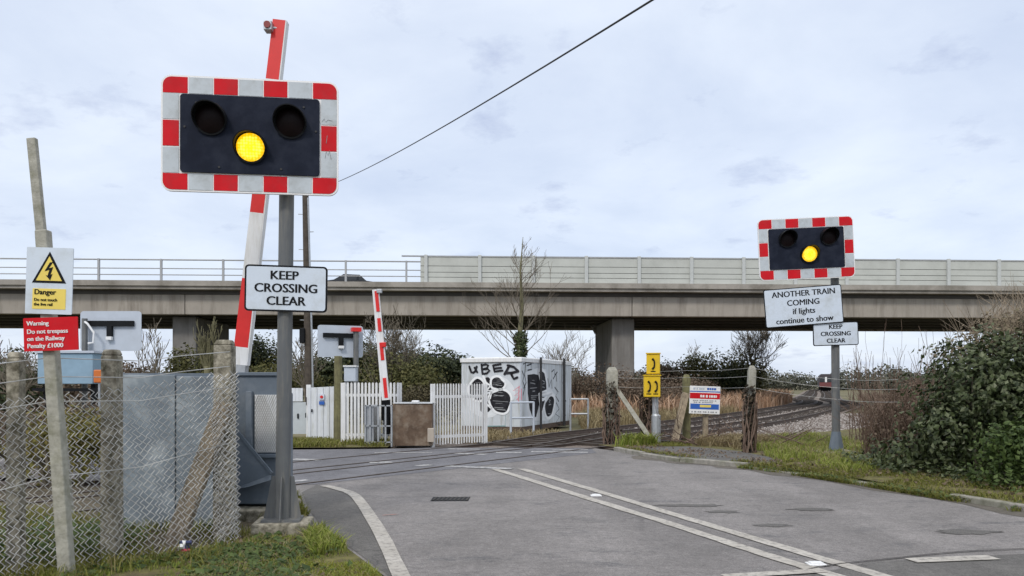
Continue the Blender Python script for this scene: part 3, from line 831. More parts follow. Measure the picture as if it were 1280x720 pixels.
for (o0, lb) in ((lambda i: 0.0, 'nearer railway track curving away past the verge'), (spacing, 'farther railway track curving away beside the orange reeds')):
    t = thing('railway_track', lb, 'railway track', (4.05, 22.1, -0.1), group='curving railway tracks')
    zt = 0.12
    inner = offset_line(RC, o0); outer = offset_line(RC, lambda i: o0(i) + 1.2)
    for line in (inner, outer):
        dense = []
        for i, p in enumerate(line):
            flush = -4.9 < p.x < 2.6 and p.y < 22
            q = p.copy(); dense.append(q)
        mb = MB(); rail_shape(mb, [Vector((p.x, p.y, 0)) for p in dense], 0.016 if False else zt)
        # flush with the deck inside the road
        mb.v = [(x, y, z - 0.103 * max(0, min(1, (23.5 - y) / 3)) ) for x, y, z in mb.v]
        mb.build('rail', [M['rail_rust'], M['rail_top']], t)
    # sleepers at real spacing, only where the track is outside the road
    mid = offset_line(RC, lambda i: o0(i) + 0.6)
    acc, cnt, rest, nxt = 0.0, 0, MB(), 0.0
    for i in range(len(mid) - 1):
        a, b = mid[i], mid[i + 1]; L = (b - a).length; dvec = (b - a).normalized()
        while nxt < acc + L:
            p = a + dvec * (nxt - acc); nxt += 0.68
            if -10.6 < p.x < 2.4 and p.y < 20.6: continue
            s = Vector((-dvec.y, dvec.x, 0))
            tgt = rest if cnt >= 95 or p.y < 10 else MB()
            tgt.beam(p - s * 1.05 + Vector((0, 0, -0.015)), p + s * 1.05 + Vector((0, 0, -0.015)), 0.25, 0.06)
            if tgt is not rest:
                tgt.build('sleeper', M['sleeper'], t); cnt += 1
        acc += L
    if rest.v: tag(rest.build('sleeper', M['sleeper'], t), kind='stuff')

# ------------------------------------------------------------------ the overpass
BR = thing('road_bridge', 'long concrete road bridge on wide piers spanning the background', 'bridge', (0, 52, 0), R(2.9))
def bl(z, x=0, y=0): return (x, y, z)
XA, XB = -150, 170
Wd = 14.0
mb = MB(); mb.box(XA, XB, 0.05, Wd - 0.05, 7.25, 7.62); mb.build('deck_slab', M['concrete_shaded'], BR, local=True)
mb = MB()
mb.box(XA, XB, -0.75, 0.0, 7.72, 8.05); mb.box(XA, XB, -0.62, 0.3, 7.52, 7.72)
mb.build('edge_beam', M['concrete_cap'], BR, local=True)
mb = MB(); mb.box(XA, XB, Wd, Wd + 0.75, 7.5, 8.05); mb.build('edge_beam', M['concrete_cap'], BR, local=True)
for k in range(6):
    y = 0.0 + k * (Wd - 0.9) / 5
    x0 = XA; mb = MB()
    seg = [-150, -107.3, -78.4, -49.6, -20.9, 7.9, 36.7, 65.5, 94.3, 123, 170]
    for a, b in zip(seg[:-1], seg[1:]):
        mb.box(a + 0.015, b - 0.015, y + 0.1, y + 0.8, 5.98, 7.5)
    mb.build('girder', M['concrete'] if k in (0, 5) else M['concrete_shaded'], BR, local=True, bevel=0.05)  # inner girders get the darker copy, painted as shaded beneath the deck
for x in (-50.0, -21.4, 7.55, 43.0):
    mb = MB()
    mb.box(x - 0.78, x + 0.78, 1.4, 8.6, -0.3, 5.975)
    mb.plate([(x - 0.78, 5.3), (x - 0.78, 5.975), (x - 1.15, 5.975)], 8.0, 8.6)
    mb.build('pier', M['concrete_pier'], BR, local=True, bevel=0.12)
XN = -5.9                                     # the noise barrier begins here, open railing to the left
rl = MB()
for z in (8.45, 8.85, 9.4): rl.tube([(XA, -0.35, z), (XN, -0.35, z)], 0.035 if z < 9 else 0.05, 6)
ra = rl.build('parapet_railing', M['railing'], BR, local=True)
x = XN - 0.9
n = 0
while x > -60:
    p = MB(); p.box(x - 0.06, x + 0.06, -0.42, -0.28, 8.05, 9.45); p.build('railing_post', M['railing'], ra, local=True)
    x -= 3.85
far = MB()
for z in (8.45, 8.85, 9.4): far.tube([(XA, Wd + 0.35, z), (XB, Wd + 0.35, z)], 0.04, 5)
xx = -100
while xx < 110: far.box(xx - 0.05, xx + 0.05, Wd + 0.3, Wd + 0.4, 8.05, 9.42); xx += 3.85
far.build('parapet_railing', M['railing'], BR, local=True)
nb = MB()
for z0, z1, y in ((8.10, 8.40, 0), (8.43, 8.72, 0), (8.75, 9.12, 0), (9.15, 9.72, 0)):
    nb.box(XN, XB, -0.36 + y, -0.30 + y, z0, z1)
for z in (8.415, 8.735, 9.135): nb.box(XN, XB, -0.33, -0.30, z - 0.02, z + 0.02, 1)
nb.box(XN - 1.2, XB, -0.40, -0.26, 9.72, 9.80, 2)
na = nb.build('noise_barrier', [M['noise_panel'], M['black'], M['railing']], BR, local=True)
x = XN + 0.35
while x < 60:
    p = MB(); p.box(x - 0.11, x + 0.11, -0.52, -0.362, 8.05, 9.84); p.build('barrier_post', M['noise_post'], na, local=True, bevel=0.02)
    x += 3.45

# a dark car on the bridge: only its roof shows above the edge
cb = BR.matrix_basis @ Vector((-10.6, 3.2, 7.625))
car = thing('car', 'dark car on the bridge, only its roof above the edge', 'car', cb, R(2.9))
prof = [(-2.1, 0.25), (2.1, 0.25), (2.15, 0.62), (1.95, 0.78), (1.1, 0.88), (0.55, 1.28), (-0.75, 1.32), (-1.55, 0.95), (-2.1, 0.88), (-2.2, 0.55)]
prof = [(a * 0.82, b) for a, b in prof]
b_ = MB(); b_.plate(prof, -0.85, 0.85); b_.build('body', M['car_paint'], car, local=True, bevel=0.09, smooth=False)
for s in (-1, 1):
    w = MB(); w.plate([(-0.9, 0.93), (0.72, 0.93), (0.42, 1.22), (-0.58, 1.24)], -0.01, 0.01, M=Matrix.Translation((0, s * 0.855, 0))); w.build('window', M['glass'], car, local=True)
    for xx in (-1.1, 1.1):
        w = MB(); w.tube([(xx, s * 0.7, 0.31), (xx, s * 0.88, 0.31)], 0.31, 16)
        wh = w.build('wheel', M['black'], car, local=True)
        w = MB(); w.tube([(xx, s * 0.87, 0.31), (xx, s * 0.89, 0.31)], 0.19, 12); w.build('rim', M['galv'], wh, local=True)

# ------------------------------------------------------------------ crossing signals
def border_cells(mb, W, H, b, r, y0, y1):
    """red and grey squares round the backboard: 7 along the top and bottom, 5 up the sides"""
    g = 0.012
    cw = W / 7; ch = H / 5
    for row in (0, 1):
        z0, z1 = (-H / 2, -H / 2 + b) if row == 0 else (H / 2 - b, H / 2)
        for k in range(7):
            x0, x1 = -W / 2 + k * cw, -W / 2 + (k + 1) * cw
            red = k % 2 == 0
            a0 = x0 if k == 0 else x0 + g / 2; a1 = x1 if k == 6 else x1 - g / 2
            poly = [(a0, z0), (a1, z0), (a1, z1), (a0, z1)]
            if k in (0, 6):
                sx = -1 if k == 0 else 1; sz = -1 if row == 0 else 1
                cx, cz = sx * (W / 2 - r), sz * (H / 2 - r)
                arc = [(cx + sx * r * math.sin(R(a)), cz + sz * r * math.cos(R(a))) for a in range(0, 91, 15)]
                ix = a1 if k == 0 else a0; iz = z1 if row == 0 else z0
                oz = z0 if row == 0 else z1; ox = a0 if k == 0 else a1
                pp = [(ix, iz), (ix, oz)] + arc + [(ox, iz)]
                ar = sum(pp[i][0] * pp[(i + 1) % len(pp)][1] - pp[(i + 1) % len(pp)][0] * pp[i][1] for i in range(len(pp)))
                poly = pp if ar > 0 else pp[::-1]
            mb.plate(poly, y0, y1, 1 if red else 2)
    zz = [-H / 2 + b + (H - 2 * b) * k / 3 for k in range(4)]
    for sx in (-1, 1):
        x0, x1 = (-W / 2, -W / 2 + b * 0.96) if sx < 0 else (W / 2 - b * 0.96, W / 2)
        for k in range(3):
            mb.plate([(x0, zz[k] + g / 2), (x1, zz[k] + g / 2), (x1, zz[k + 1] - g / 2), (x0, zz[k + 1] - g / 2)], y0, y1, 1 if k == 1 else 2)

def signal_lamp(parent, x, z, r, lit, y=-0.10, yaw=0.0, pitch=0.0, hl=1.0):
    Mx = Matrix.Translation((x, y, z)) @ Matrix.Rotation(yaw, 4, 'Z') @ Matrix.Rotation(pitch, 4, 'X')
    h = MB()
    h.tube([(0, 0.07, 0), (0, -0.03, 0)], [r * 1.0, r * 1.06], 28)
    lamp = h.build('signal_lamp', M['black'], parent, local=True, smooth=False, M=Mx)
    ln = MB()
    rings = 5; n = 28; vs = []
    for i in range(rings):
        a = i / (rings - 1)
        rr = r * 0.93 * (1 - a * 0.98)
        for k in range(n):
            t = 2 * math.pi * k / n
            vs.append((rr * math.cos(t), -0.035 - 0.035 * (1 - (1 - a) ** 2), rr * math.sin(t)))
    fs = [(i * n + k, i * n + (k + 1) % n, (i + 1) * n + (k + 1) % n, (i + 1) * n + k) for i in range(rings - 1) for k in range(n)]
    fs.append(tuple((rings - 1) * n + k for k in range(n)))
    ln.add(vs, fs)
    ln.build('lens', M['amber'] if lit else M['dark_lens'], lamp, local=True, smooth=True)
    hd = MB(); n = 26; vi, fi = [], []
    for k in range(n + 1):                    # visor: long over the top, cut away below
        t = R(-35 + 250 * k / n)
        ln_ = r * (0.40 + 0.55 * max(0, math.sin(t)) ** 0.8) if math.sin(t) > 0 else r * (0.40 + 0.5 * math.sin(t))
        for rr in (r * 1.07, r * 1.00):
            vi.append((rr * math.cos(t), -0.02, rr * math.sin(t))); vi.append((rr * math.cos(t), -0.02 - ln_, rr * math.sin(t)))
    vi = [(a, -0.02 + (b_ + 0.02) * hl, c) for a, b_, c in vi]
    for k in range(n):
        q = 4 * k
        fi += [(q, q + 1, q + 5, q + 4), (q + 2, q + 6, q + 7, q + 3), (q + 1, q + 3, q + 7, q + 5)]
    hd.add(vi, fi)
    hd.build('hood', M['black'], lamp, local=True, smooth=False)
    return lamp

def sign_plate(parent, x, z, w, h, roll, lines, size, y, spacing=1.45, bold=0.045, border=True, r=0.04, xscale=1.0):
    Mx = Matrix.Translation((x, y, z)) @ Matrix.Rotation(-roll, 4, 'Y')
    mb = MB()
    mb.plate(rrect(w, h, r), 0.0, 0.014, 0 if not border else 1)
    mb.plate(rrect(w - 0.036, h - 0.036, r * 0.7), -0.003, 0.001, 0)
    p = mb.build('sign_plate', [M['sign_white'], M['black']], parent, local=True, M=Mx)
    for (txt, sz, dz, dx) in lines:
        lettering('lettering', [txt], sz, M['black'], p, text_at(dx, -0.0055, dz), bold=bold, xscale=xscale)
    return p

def crossing_signal(label, base, yaw, pole_r, pole_top, bx, bz, W, H, roll, lamps, lean=0.0, by=-0.2, lamp_yaw=0.0, group='crossing signals', lit=True, plinth=None, back=False, lamp_pitch=0.0, hood_len=1.15):
    t = thing('crossing_signal', label, 'crossing signal', base, yaw, group)
    p = MB(); p.tube([(-lean, 0, -0.1), (0, 0, pole_top)], pole_r, 20); p.build('pole', M['pole_grey'], t, local=True, smooth=False)
    Mx = Matrix.Translation((bx, by, bz)) @ Matrix.Rotation(-roll, 4, 'Y')
    b = MB()
    rr = 0.085 * W / 1.75
    b.plate(rrect(W + 0.035, H + 0.035, rr + 0.015, 7), 0.0, 0.03, 4 if back else 0)
    border_cells(b, W, H, 0.165 * W / 1.75, rr, -0.005, 0.002)
    bb = b.build('backboard', [M['sign_edge'], M['red_sheet'], M['grey_sheet'], M['black'], M['sign_back']], t, local=True, M=Mx)
    iw, ih = W - 2 * 0.175 * W / 1.75, H - 2 * 0.178 * W / 1.75
    d = MB(); d.plate(rrect(iw, ih, 0.03, 4), -0.022, 0.003)
    d.build('lamp_panel', M['navy'], bb, local=True, bevel=0.008)
    br = MB()
    br.box(-W * 0.40, W * 0.40, 0.03, 0.12, H * 0.12, H * 0.26)
    br.box(-0.07, 0.07, 0.03, 0.13, -H * 0.2, H * 0.12)
    br.build('bracket', M['black'], bb, local=True)
    cn = MB(); cn.box(-0.08, 0.08, 0.05, 0.16, -H * 0.24, -H * 0.15); cn.build('connector', M['white'], bb, local=True, bevel=0.01)
    for (lx, lz, lr, on) in lamps:
        q = Mx @ Vector((lx, 0, lz))
        signal_lamp(t, q.x, q.z, lr, on and lit, y=q.y - 0.05, yaw=lamp_yaw, pitch=lamp_pitch, hl=hood_len)
    return t

# near signal, left of the road
nb_ = Vector((-2.365, 8.24, 0))
near = crossing_signal('nearest crossing signal, lit amber above a KEEP CROSSING CLEAR plate', nb_, R(7), 0.076, 4.45, -0.325, 4.03, 1.685, 1.115, R(0.6),
                       [(-0.375, 0.14, 0.15, False), (0.395, 0.135, 0.15, False), (0.012, -0.13, 0.147, True)], lean=-0.0, lamp_pitch=R(13))
near.rotation_euler.y = R(0.7)
sign_plate(near, 0.025, 2.52, 0.82, 0.47, R(-0.3), [('KEEP', 0.088, 0.13, -0.02), ('CROSSING', 0.088, 0.0, 0), ('CLEAR', 0.088, -0.13, 0)], 0.1, -0.115, xscale=1.04)
cl = MB()
for z in (2.38, 2.66): cl.box(-0.1, 0.1, -0.1, 0.09, z - 0.02, z + 0.02)
cl.build('pole_clip', M['galv'], near, local=True)
pl = MB(); pl.box(-0.27, 0.29, -0.26, 0.24, -0.15, 0.15); pl.build('plinth', M['concrete_post'], near, local=True, bevel=0.02)
fl = MB(); fl.box(-0.19, 0.19, -0.17, 0.17, 0.15, 0.172)
for a in (0, 90, 180, 270):
    fl.plate([(0.07, 0.17), (0.19, 0.17), (0.18, 0.22), (0.11, 0.60), (0.07, 0.60)], -0.006, 0.006, M=Matrix.Rotation(R(a + 45 if False else a), 4, 'Z'))
fl.build('flange', M['pole_grey'], near, local=True)

# bolts and scratched marks on the near board
nbb = [o for o in near.children if o.name.startswith('backboard')][0]
npn = [o for o in nbb.children if o.name.startswith('lamp_panel')][0]
for bx_, bz_ in ((-0.63, 0.06), (0.64, 0.06), (-0.52, 0.3), (0.52, 0.3), (-0.3, -0.33), (0.3, -0.33)):
    q = MB(); q.tube([(bx_, -0.021, bz_), (bx_, -0.031, bz_)], 0.011, 8); q.build('bolt', M['cable'], nbb, local=True)
sc_ = MB()
for pth in ([(0.70, 0.17), (0.72, 0.20), (0.735, 0.165), (0.76, 0.19), (0.80, 0.18)], [(0.73, -0.20), (0.74, -0.13), (0.76, -0.17), (0.77, -0.12), (0.79, -0.21)], [(0.74, -0.05), (0.75, 0.03)]):
    sc_.tube([(a, -0.0062, b) for a, b in pth], 0.0028, 4)
sc_.build('scratched_scribble', M['graf_grey'], nbb, local=True)

# right signal
rb = Vector((6.83, 16.85, 0.0))
right = crossing_signal('far right crossing signal with a tilted ANOTHER TRAIN COMING plate below', rb, 0, 0.083, 4.6, -0.68, 4.375, 1.95, 1.24, R(2.0),
                        [(-0.41, 0.20, 0.165, False), (0.45, 0.215, 0.165, False), (0.03, -0.13, 0.17, True)], lean=0.0, lamp_yaw=R(-3), by=-0.24, lamp_pitch=R(6), hood_len=1.5)
right.rotation_euler.y = R(-0.5)
sign_plate(right, -0.72, 3.18, 1.63, 0.80, R(4.0), [('ANOTHER TRAIN', 0.118, 0.27, 0.02), ('COMING', 0.118, 0.08, 0), ('if lights', 0.118, -0.10, 0), ('continue to show', 0.118, -0.285, 0.0)], 0.12, -0.16, bold=0.035)
sign_plate(right, -0.04, 2.60, 0.95, 0.49, R(1.2), [('KEEP', 0.088, 0.145, 0), ('CROSSING', 0.088, 0.0, 0.0), ('CLEAR', 0.088, -0.145, 0.0)], 0.1, -0.125, xscale=1.05)
fl = MB(); fl.tube([(0, 0, 0.1), (0, 0, 0.16), (0, 0, 0.55)], [0.165, 0.155, 0.09], 12); fl.build('shroud', M['steel_blue'], right, local=True)
pl = MB(); pl.box(-0.5, 0.32, -0.4, 0.3, -0.05, 0.15); pl.build('plinth', M['concrete_post'], right, local=True, bevel=0.02)

# two signals seen from behind, for traffic coming the other way
s1 = crossing_signal('grey back of a crossing signal behind the red trespass sign', (-11.75, 22.0, 0), R(180), 0.075, 3.35, -0.62, 3.02, 1.65, 1.07, 0,
                     [(-0.38, 0.15, 0.16, False), (0.38, 0.15, 0.16, False), (0.0, -0.13, 0.15, True)], by=-0.22, back=True, group='crossing signals seen from behind')
cbm = MB(); cbm.tube([(-0.05, 0.09, 3.25), (-0.14, 0.13, 3.2), (-0.32, 0.13, 2.95), (-0.30, 0.13, 2.68), (-0.16, 0.12, 2.66)], 0.03, 6)
cbm.build('cable_loop', M['white'], s1, local=True)
s2 = crossing_signal('grey back of a crossing signal above the white palisade fence', (-4.68, 24.0, 0), R(180 + 24), 0.08, 3.2, 0.42, 2.83, 1.32, 0.92, 0,
                     [(-0.33, 0.13, 0.13, False), (0.33, 0.13, 0.13, False), (0.0, -0.11, 0.12, True)], by=-0.22, back=True, group='crossing signals seen from behind')
rc = MB(); rc.box(-0.14, 0.14, -0.1, 0.12, 3.12, 3.24); rc.build('pole_cap', M['red'], s2, local=True)
# ------------------------------------------------------------------ barriers
# near barrier: grey steel pedestal and raised red and white boom
nbr = thing('level_crossing_barrier', 'near barrier with tall raised red and white boom on a blue-grey steel pedestal', 'barrier', (-3.05, 9.35, 0), group='raised crossing barriers')
def band_boom(name, p0, p1, bands, w, d, parent, mats, up=(0, -1, 0), w1=None):
    """square boom with painted bands along its length; white strip on its edge"""
    p0, p1 = Vector(p0), Vector(p1)
    mb = MB(); L = (p1 - p0)
    w1 = w if w1 is None else w1
    ax = L.normalized()
    for a, b, mi in bands:
        mb.beam(p0 + L * a, p0 + L * b, w + (w1 - w) * a, d, mi, up=up, w1=w + (w1 - w) * b, h1=d)
    side = ax.cross(Vector((0, -1, 0))).normalized()
    if side.x < 0: side = -side
    mb.beam(p0 + L * bands[0][0] + side * (w / 2 + 0.007), p1 + side * (w1 / 2 + 0.007), 0.014, d * 0.96, 0, up=up)
    return mb.build(name, mats, parent)
bp0, bp1 = P(300.5, 456, 9.45), P(350.5, 27, 9.45)
def bt(py): return (456 - py) / (456 - 27)
boom = band_boom('boom', bp0, bp1, [(0, bt(434), 0), (bt(434), bt(349), 1), (bt(349), bt(267), 0), (bt(267), bt(183), 1), (bt(183), bt(101), 0), (bt(101), 1, 1)], 0.165, 0.11, nbr, [M['white'], M['red']], w1=0.150)
st = MB(); st.beam(P(297, 500, 9.45), bp0, 0.16, 0.13, up=(0, -1, 0)); st.build('boom_socket', M['galv'], nbr)
lp = MB()
c = P(336.5, 34, 9.38)
lp.box(c.x - 0.05, c.x + 0.045, c.y - 0.06, c.y + 0.06, c.z - 0.055, c.z + 0.055)
lp.tube([c + Vector((0.03, 0.02, 0)), c + Vector((0.12, 0.04, 0.0))], 0.02, 6)
bl_ = lp.build('boom_lamp', M['galv'], nbr, bevel=0.015)
ll = MB(); ll.tube([c + Vector((-0.005, -0.055, 0.005)), c + Vector((-0.005, -0.075, 0.005))], 0.04, 14); ll.build('lamp_lens', mat('dark_red_lens', (0.22, 0.03, 0.03), 0.3), bl_)
cab = MB()
zt = P(0, 470, 9.6).z
cab.box(-3.30, -2.70, 9.25, 9.33, 0.16, zt)          # front skin
cab.box(-3.34, -3.22, 9.12, 9.9, 0.1, zt + 0.02)
cab.build('pedestal', M['steel_blue'], nbr, bevel=0.012)
cab = MB(); cab.box(-3.21, -2.72, 9.334, 9.95, 0.14, zt - 0.2); cab.build('machine_housing', M['steel_blue'], nbr, bevel=0.02)
fp = MB()                                            # folded skirt across the front
fp.add([(-3.24, 9.20, 1.10), (-2.74, 9.12, 0.52), (-2.74, 9.08, 0.46), (-3.0, 9.10, 0.38), (-3.24, 9.14, 0.33)], [(0, 4, 3, 2, 1)])
fp.add([(-3.24, 9.22, 1.10), (-2.74, 9.14, 0.52), (-2.74, 9.10, 0.46), (-3.0, 9.12, 0.38), (-3.24, 9.16, 0.33)], [(0, 1, 2, 3, 4)])
fp.beam((-3.25, 9.19, 1.12), (-2.74, 9.12, 0.53), 0.02, 0.035)
fp.build('skirt', M['steel_blue'], nbr)
fp = MB(); fp.box(-3.24, -3.15, 9.06, 9.13, 0.36, 0.63); fp.build('junction_box', M['sign_back'], nbr, bevel=0.008)
rim = MB(); rim.box(-3.3, -2.68, 9.22, 9.36, zt, zt + 0.04); rim.box(-3.06, -2.99, 9.18, 9.25, 0.72, zt - 0.18); rim.box(-3.05, -2.7, 9.20, 9.25, 0.70, 0.74)
rim.build('trim_rail', M['steel_blue'], nbr, bevel=0.006)
wg = MB()                                            # mesh guard let into the front
gx0, gx1, gz0, gz1 = -2.97, -2.70, 0.76, zt - 0.22
wg.box(gx0, gx1, 9.236, 9.248, gz0, gz1, 1)
for k in range(26):
    for s in (-1, 1):
        x = gx0 - 0.25 + k * 0.026
        a, b = Vector((x, 9.23, gz0)), Vector((x + s * (gz1 - gz0) * 0.45, 9.23, gz1))
        if min(a.x, b.x) < gx0:
            t_ = (gx0 - a.x) / (b.x - a.x) if b.x != a.x else 0
            if a.x < gx0: a = a.lerp(b, t_) if 0 <= t_ <= 1 else None
            else: b = a.lerp(b, t_)
        if a is None: continue
        if max(a.x, b.x) > gx1:
            t_ = (gx1 - a.x) / (b.x - a.x)
            if not 0 <= t_ <= 1: continue
            if a.x > gx1: a = a.lerp(b, t_)
            else: b = a.lerp(b, t_)
        wg.tube([a, b], 0.0032, 3, 0, cap=False)
wg.build('mesh_guard', [M['galv_wire'], M['white']], nbr)
ft = MB(); ft.box(-3.42, -2.62, 9.0, 9.95, -0.1, 0.13); ft.build('footing', M['concrete_post'], nbr, bevel=0.02)

# far barrier with rusty pedestal
fb = thing('level_crossing_barrier', 'far barrier with slim white and red boom on a rusty brown box', 'barrier', (-2.4, 20.0, 0), group='raised crossing barriers')
f0, f1 = P(482.5, 500, 20.0), P(469.5, 362, 20.0)
L = f1 - f0
mb = MB(); mb.beam(f0, f1, 0.19, 0.10, 0, up=(0, -1, 0), w1=0.16, h1=0.08)
for a, b in ((0.02, 0.20), (0.36, 0.52), (0.62, 0.74), (0.80, 0.985)):
    sft = Vector((0.02, -0.056, 0)) if True else 0
    mb.beam(f0 + L * a + sft, f0 + L * b + sft, 0.085, 0.012, 1, up=(0, -1, 0))
mb.build('boom', [M['white'], M['red']], fb)
c = P(474, 364, 19.95); mb = MB(); mb.box(c.x - 0.06, c.x + 0.07, c.y - 0.05, c.y + 0.05, c.z - 0.05, c.z + 0.05); mb.build('boom_lamp', M['galv'], fb, bevel=0.012)
c = P(478, 431, 19.95); mb = MB(); mb.box(c.x - 0.02, c.x + 0.09, c.y - 0.05, c.y + 0.05, c.z - 0.06, c.z + 0.06); mb.build('boom_lamp', M['red'], fb, bevel=0.012)
mb = MB(); mb.box(-2.93, -1.98, 19.8, 20.7, 0.02, 1.06); mb.box(-2.95, -2.90, 19.77, 20.7, 0.0, 1.08, 0); mb.box(-2.95, -1.96, 19.77, 20.72, 1.06, 1.085, 1)
mb.build('pedestal', [M['rust_box'], M['galv']], fb, bevel=0.01)
mb = MB(); mb.beam(P(483, 525, 20.1), f0, 0.2, 0.12, up=(0, -1, 0)); mb.box(-3.2, -3.06, 19.9, 20.2, 0.3, 0.8); mb.build('boom_socket', M['black'], fb)
cg = MB()                                            # caged counterweight on the left
for x in (-3.62, -3.50, -3.30, -3.12, -2.97): cg.box(x - 0.02, x + 0.02, 19.72, 19.76, 0.0, 1.03)
for z in (0.1, 0.5, 1.0): cg.box(-3.62, -2.97, 19.72, 19.76, z, z + 0.03)
cg.build('guard_cage', M['galv'], fb)
cg = MB(); cg.box(-3.63, -3.42, 19.78, 20.5, 0.0, 1.02); cg.build('counterweight', M['galv'], fb, bevel=0.01)
mb = MB(); mb.box(-2.08, -1.92, 19.68, 19.82, 0.12, 0.46); mb.build('switch_box', mat('beige_box', (0.42, 0.37, 0.31), 0.7, 0.1), fb, bevel=0.01)
mb = MB(); mb.box(-2.5, -2.32, 19.9, 20.1, 1.085, 1.14); mb.build('cover_cap', M['white'], fb, bevel=0.02)

# ------------------------------------------------------------------ white fences beyond the crossing
def palisade(label, a, b, n, h, pw, post_w=0.1):
    a, b = Vector(a), Vector(b)
    t = thing('palisade_fence', label, 'fence', a.lerp(b, 0.5), group='white palisade fences')
    d = (b - a).normalized(); nrm = Vector((d.y, -d.x, 0))
    rl = MB()
    for z in (0.22, h - 0.30): rl.beam(a + Vector((0, 0, z)) , b + Vector((0, 0, z)), 0.04, 0.075)
    rl.build('rail', M['white'], t)
    pa = MB()
    for k in range(n):
        p = a.lerp(b, (k + 0.5) / n) + nrm * 0.035
        pa.beam(p + Vector((0, 0, 0.03 + rnd.uniform(-0.02, 0.02))), p + Vector((0, 0, h)), pw, 0.015, up=nrm)
        pa.beam(p + Vector((0, 0, h)), p + Vector((0, 0, h + 0.03)), pw, 0.015, up=nrm, w1=pw * 0.4, h1=0.015)
    pa.build('pale', M['white'], t)
    for p in (a, b):
        q = MB(); q.beam(p + Vector((0, 0, -0.05)), p + Vector((0, 0, h + 0.02)), post_w, post_w * 0.7, up=nrm); q.build('post', M['white'], t, bevel=0.008)
    return t
palisade('white palisade fence left of the rusty barrier box', P(428, 555, 20.9) * Vector((1, 1, 0)) if False else (-4.42, 20.9, 0), (-2.93, 20.9, 0), 16, 1.56, 0.055)
palisade('white palisade fence in front of the graffiti cabin', (-2.0, 20.15, 0), (-0.70, 21.0, 0), 20, 1.53, 0.036)

wf = thing('boarded_fence', 'solid white boarded fence with a grey door and small notices', 'fence', (-5.6, 21.4, 0))
mb = MB(); n = 12
for k in range(n):
    x0 = -5.46 + k * 0.083
    mb.box(x0, x0 + 0.078, 21.38 + 0.02 * (k % 2), 21.44, 0.06, 1.50 - (n - k) * 0.004)
mb.build('board_panel', M['white_board'], wf)
mb = MB()
for k in range(26):
    x0 = -8.2 + k * 0.098
    if -5.96 < x0 < -5.5: mb.box(x0, x0 + 0.093, 21.60, 21.65, 1.08, 1.44)
    else: mb.box(x0, x0 + 0.093, 21.60, 21.65, 0.1, 1.44)
mb.build('board_panel', M['white_board'], wf)
mb = MB(); mb.box(-5.94, -5.46, 21.62, 21.66, 0.2, 1.06); dr_ = mb.build('door', mat('grey_door', (0.50, 0.54, 0.56), 0.6, 0.06, 4), wf)
mb = MB(); mb.box(-5.80, -5.76, 21.59, 21.62, 0.62, 0.75); mb.build('handle', M['black'], dr_)
for px, py in ((396, 518), (385, 507)):
    pass
mb = MB(); mb.box(-5.15, -5.01, 21.345, 21.375, 1.0, 1.09); mb.build('notice', M['blue'], wf)
mb = MB(); mb.box(-5.15, -5.01, 21.345, 21.375, 1.13, 1.28); no = mb.build('notice', M['sign_white'], wf)
mb = MB(); mb.tube([(-5.08, 21.342, 1.205), (-5.08, 21.330, 1.205)], 0.04, 16); mb.build('warning_disc', M['red'], no)
mb = MB(); mb.box(-5.36, -5.33, 21.35, 21.38, 0.80, 0.88); mb.box(-5.52, -5.50, 21.35, 21.38, 0.65, 0.78); mb.box(-5.50, -5.485, 21.35, 21.38, 0.98, 1.2)
mb.build('latch', M['black'], wf)
mb = MB()
for x, y in ((-5.46, 21.5), (-4.50, 21.46), (-8.2, 21.7)): mb.box(x - 0.06, x + 0.06, y - 0.05, y + 0.05, 0, 1.53)
mb.build('post', M['white'], wf, bevel=0.01)

mb = MB(); mb.tube([(-4.56, 20.95, -0.1), (-4.55, 20.95, 2.28)], [0.115, 0.105], 10)
tag(mb.build('timber_post', M['timber_green'], bevel=0.01), 'mossy green timber post between the boarded fence and the palisade', 'post')
rc = thing('relay_cabinet', 'small grey cabinet on a stand behind the white palisade', 'cabinet', (-4.35, 22.0, 0))
mb = MB(); mb.box(-4.60, -4.28, 21.9, 22.2, 1.62, 2.02); mb.build('body', M['sign_back'], rc, bevel=0.015)
mb = MB(); mb.box(-4.62, -4.26, 21.86, 22.24, 2.02, 2.06); mb.build('roof', M['white'], rc)
mb = MB(); mb.box(-4.58, -4.54, 21.95, 22.15, 0, 1.62); mb.box(-4.34, -4.30, 21.95, 22.15, 0, 1.62); mb.build('stand', M['galv'], rc)
mb = MB(); mb.box(-4.86, -4.80, 21.9, 21.96, 0, 2.22); tag(mb.build('marker_post', M['white'], bevel=0.008), 'thin white post behind the mossy timber post', 'post')

# ------------------------------------------------------------------ telegraph pole and cable
tp = thing('telegraph_pole', 'dark telegraph pole with step irons behind the nearest crossing signal', 'pole', (-7.55, 29.5, 0))
mb = MB(); mb.tube([(-7.46, 29.5, -0.2), (-7.62, 29.5, 8.75)], [0.16, 0.115], 12); mb.build('pole', M['creosote'], tp)
mb = MB(); mb.tube([(-7.30, 29.42, 0), (-7.36, 29.42, 3.2), (-7.50, 29.42, 8.4)], 0.035, 6); mb.build('conduit', M['galv'], tp)
st = MB()
for k in range(9):
    z = 2.6 + k * 0.65; x = -7.46 - 0.16 * z / 8.75; s = 1 if k % 2 else -1
    st.tube([(x, 29.5, z), (x + s * 0.28, 29.48, z + 0.01)], 0.015, 5)
st.build('step_iron', M['galv'], tp)
mb = MB(); mb.box(-7.78, -7.60, 29.25, 29.42, 3.05, 3.6); mb.build('junction_box', M['black'], tp, bevel=0.02)
a, b = Vector((-7.62, 29.42, 8.6)), P(838, -14, 5.2)
pts = []
for k in range(25):
    t = k / 24; p = a.lerp(b, t); p.z -= 4 * 0.22 * t * (1 - t); pts.append(p)
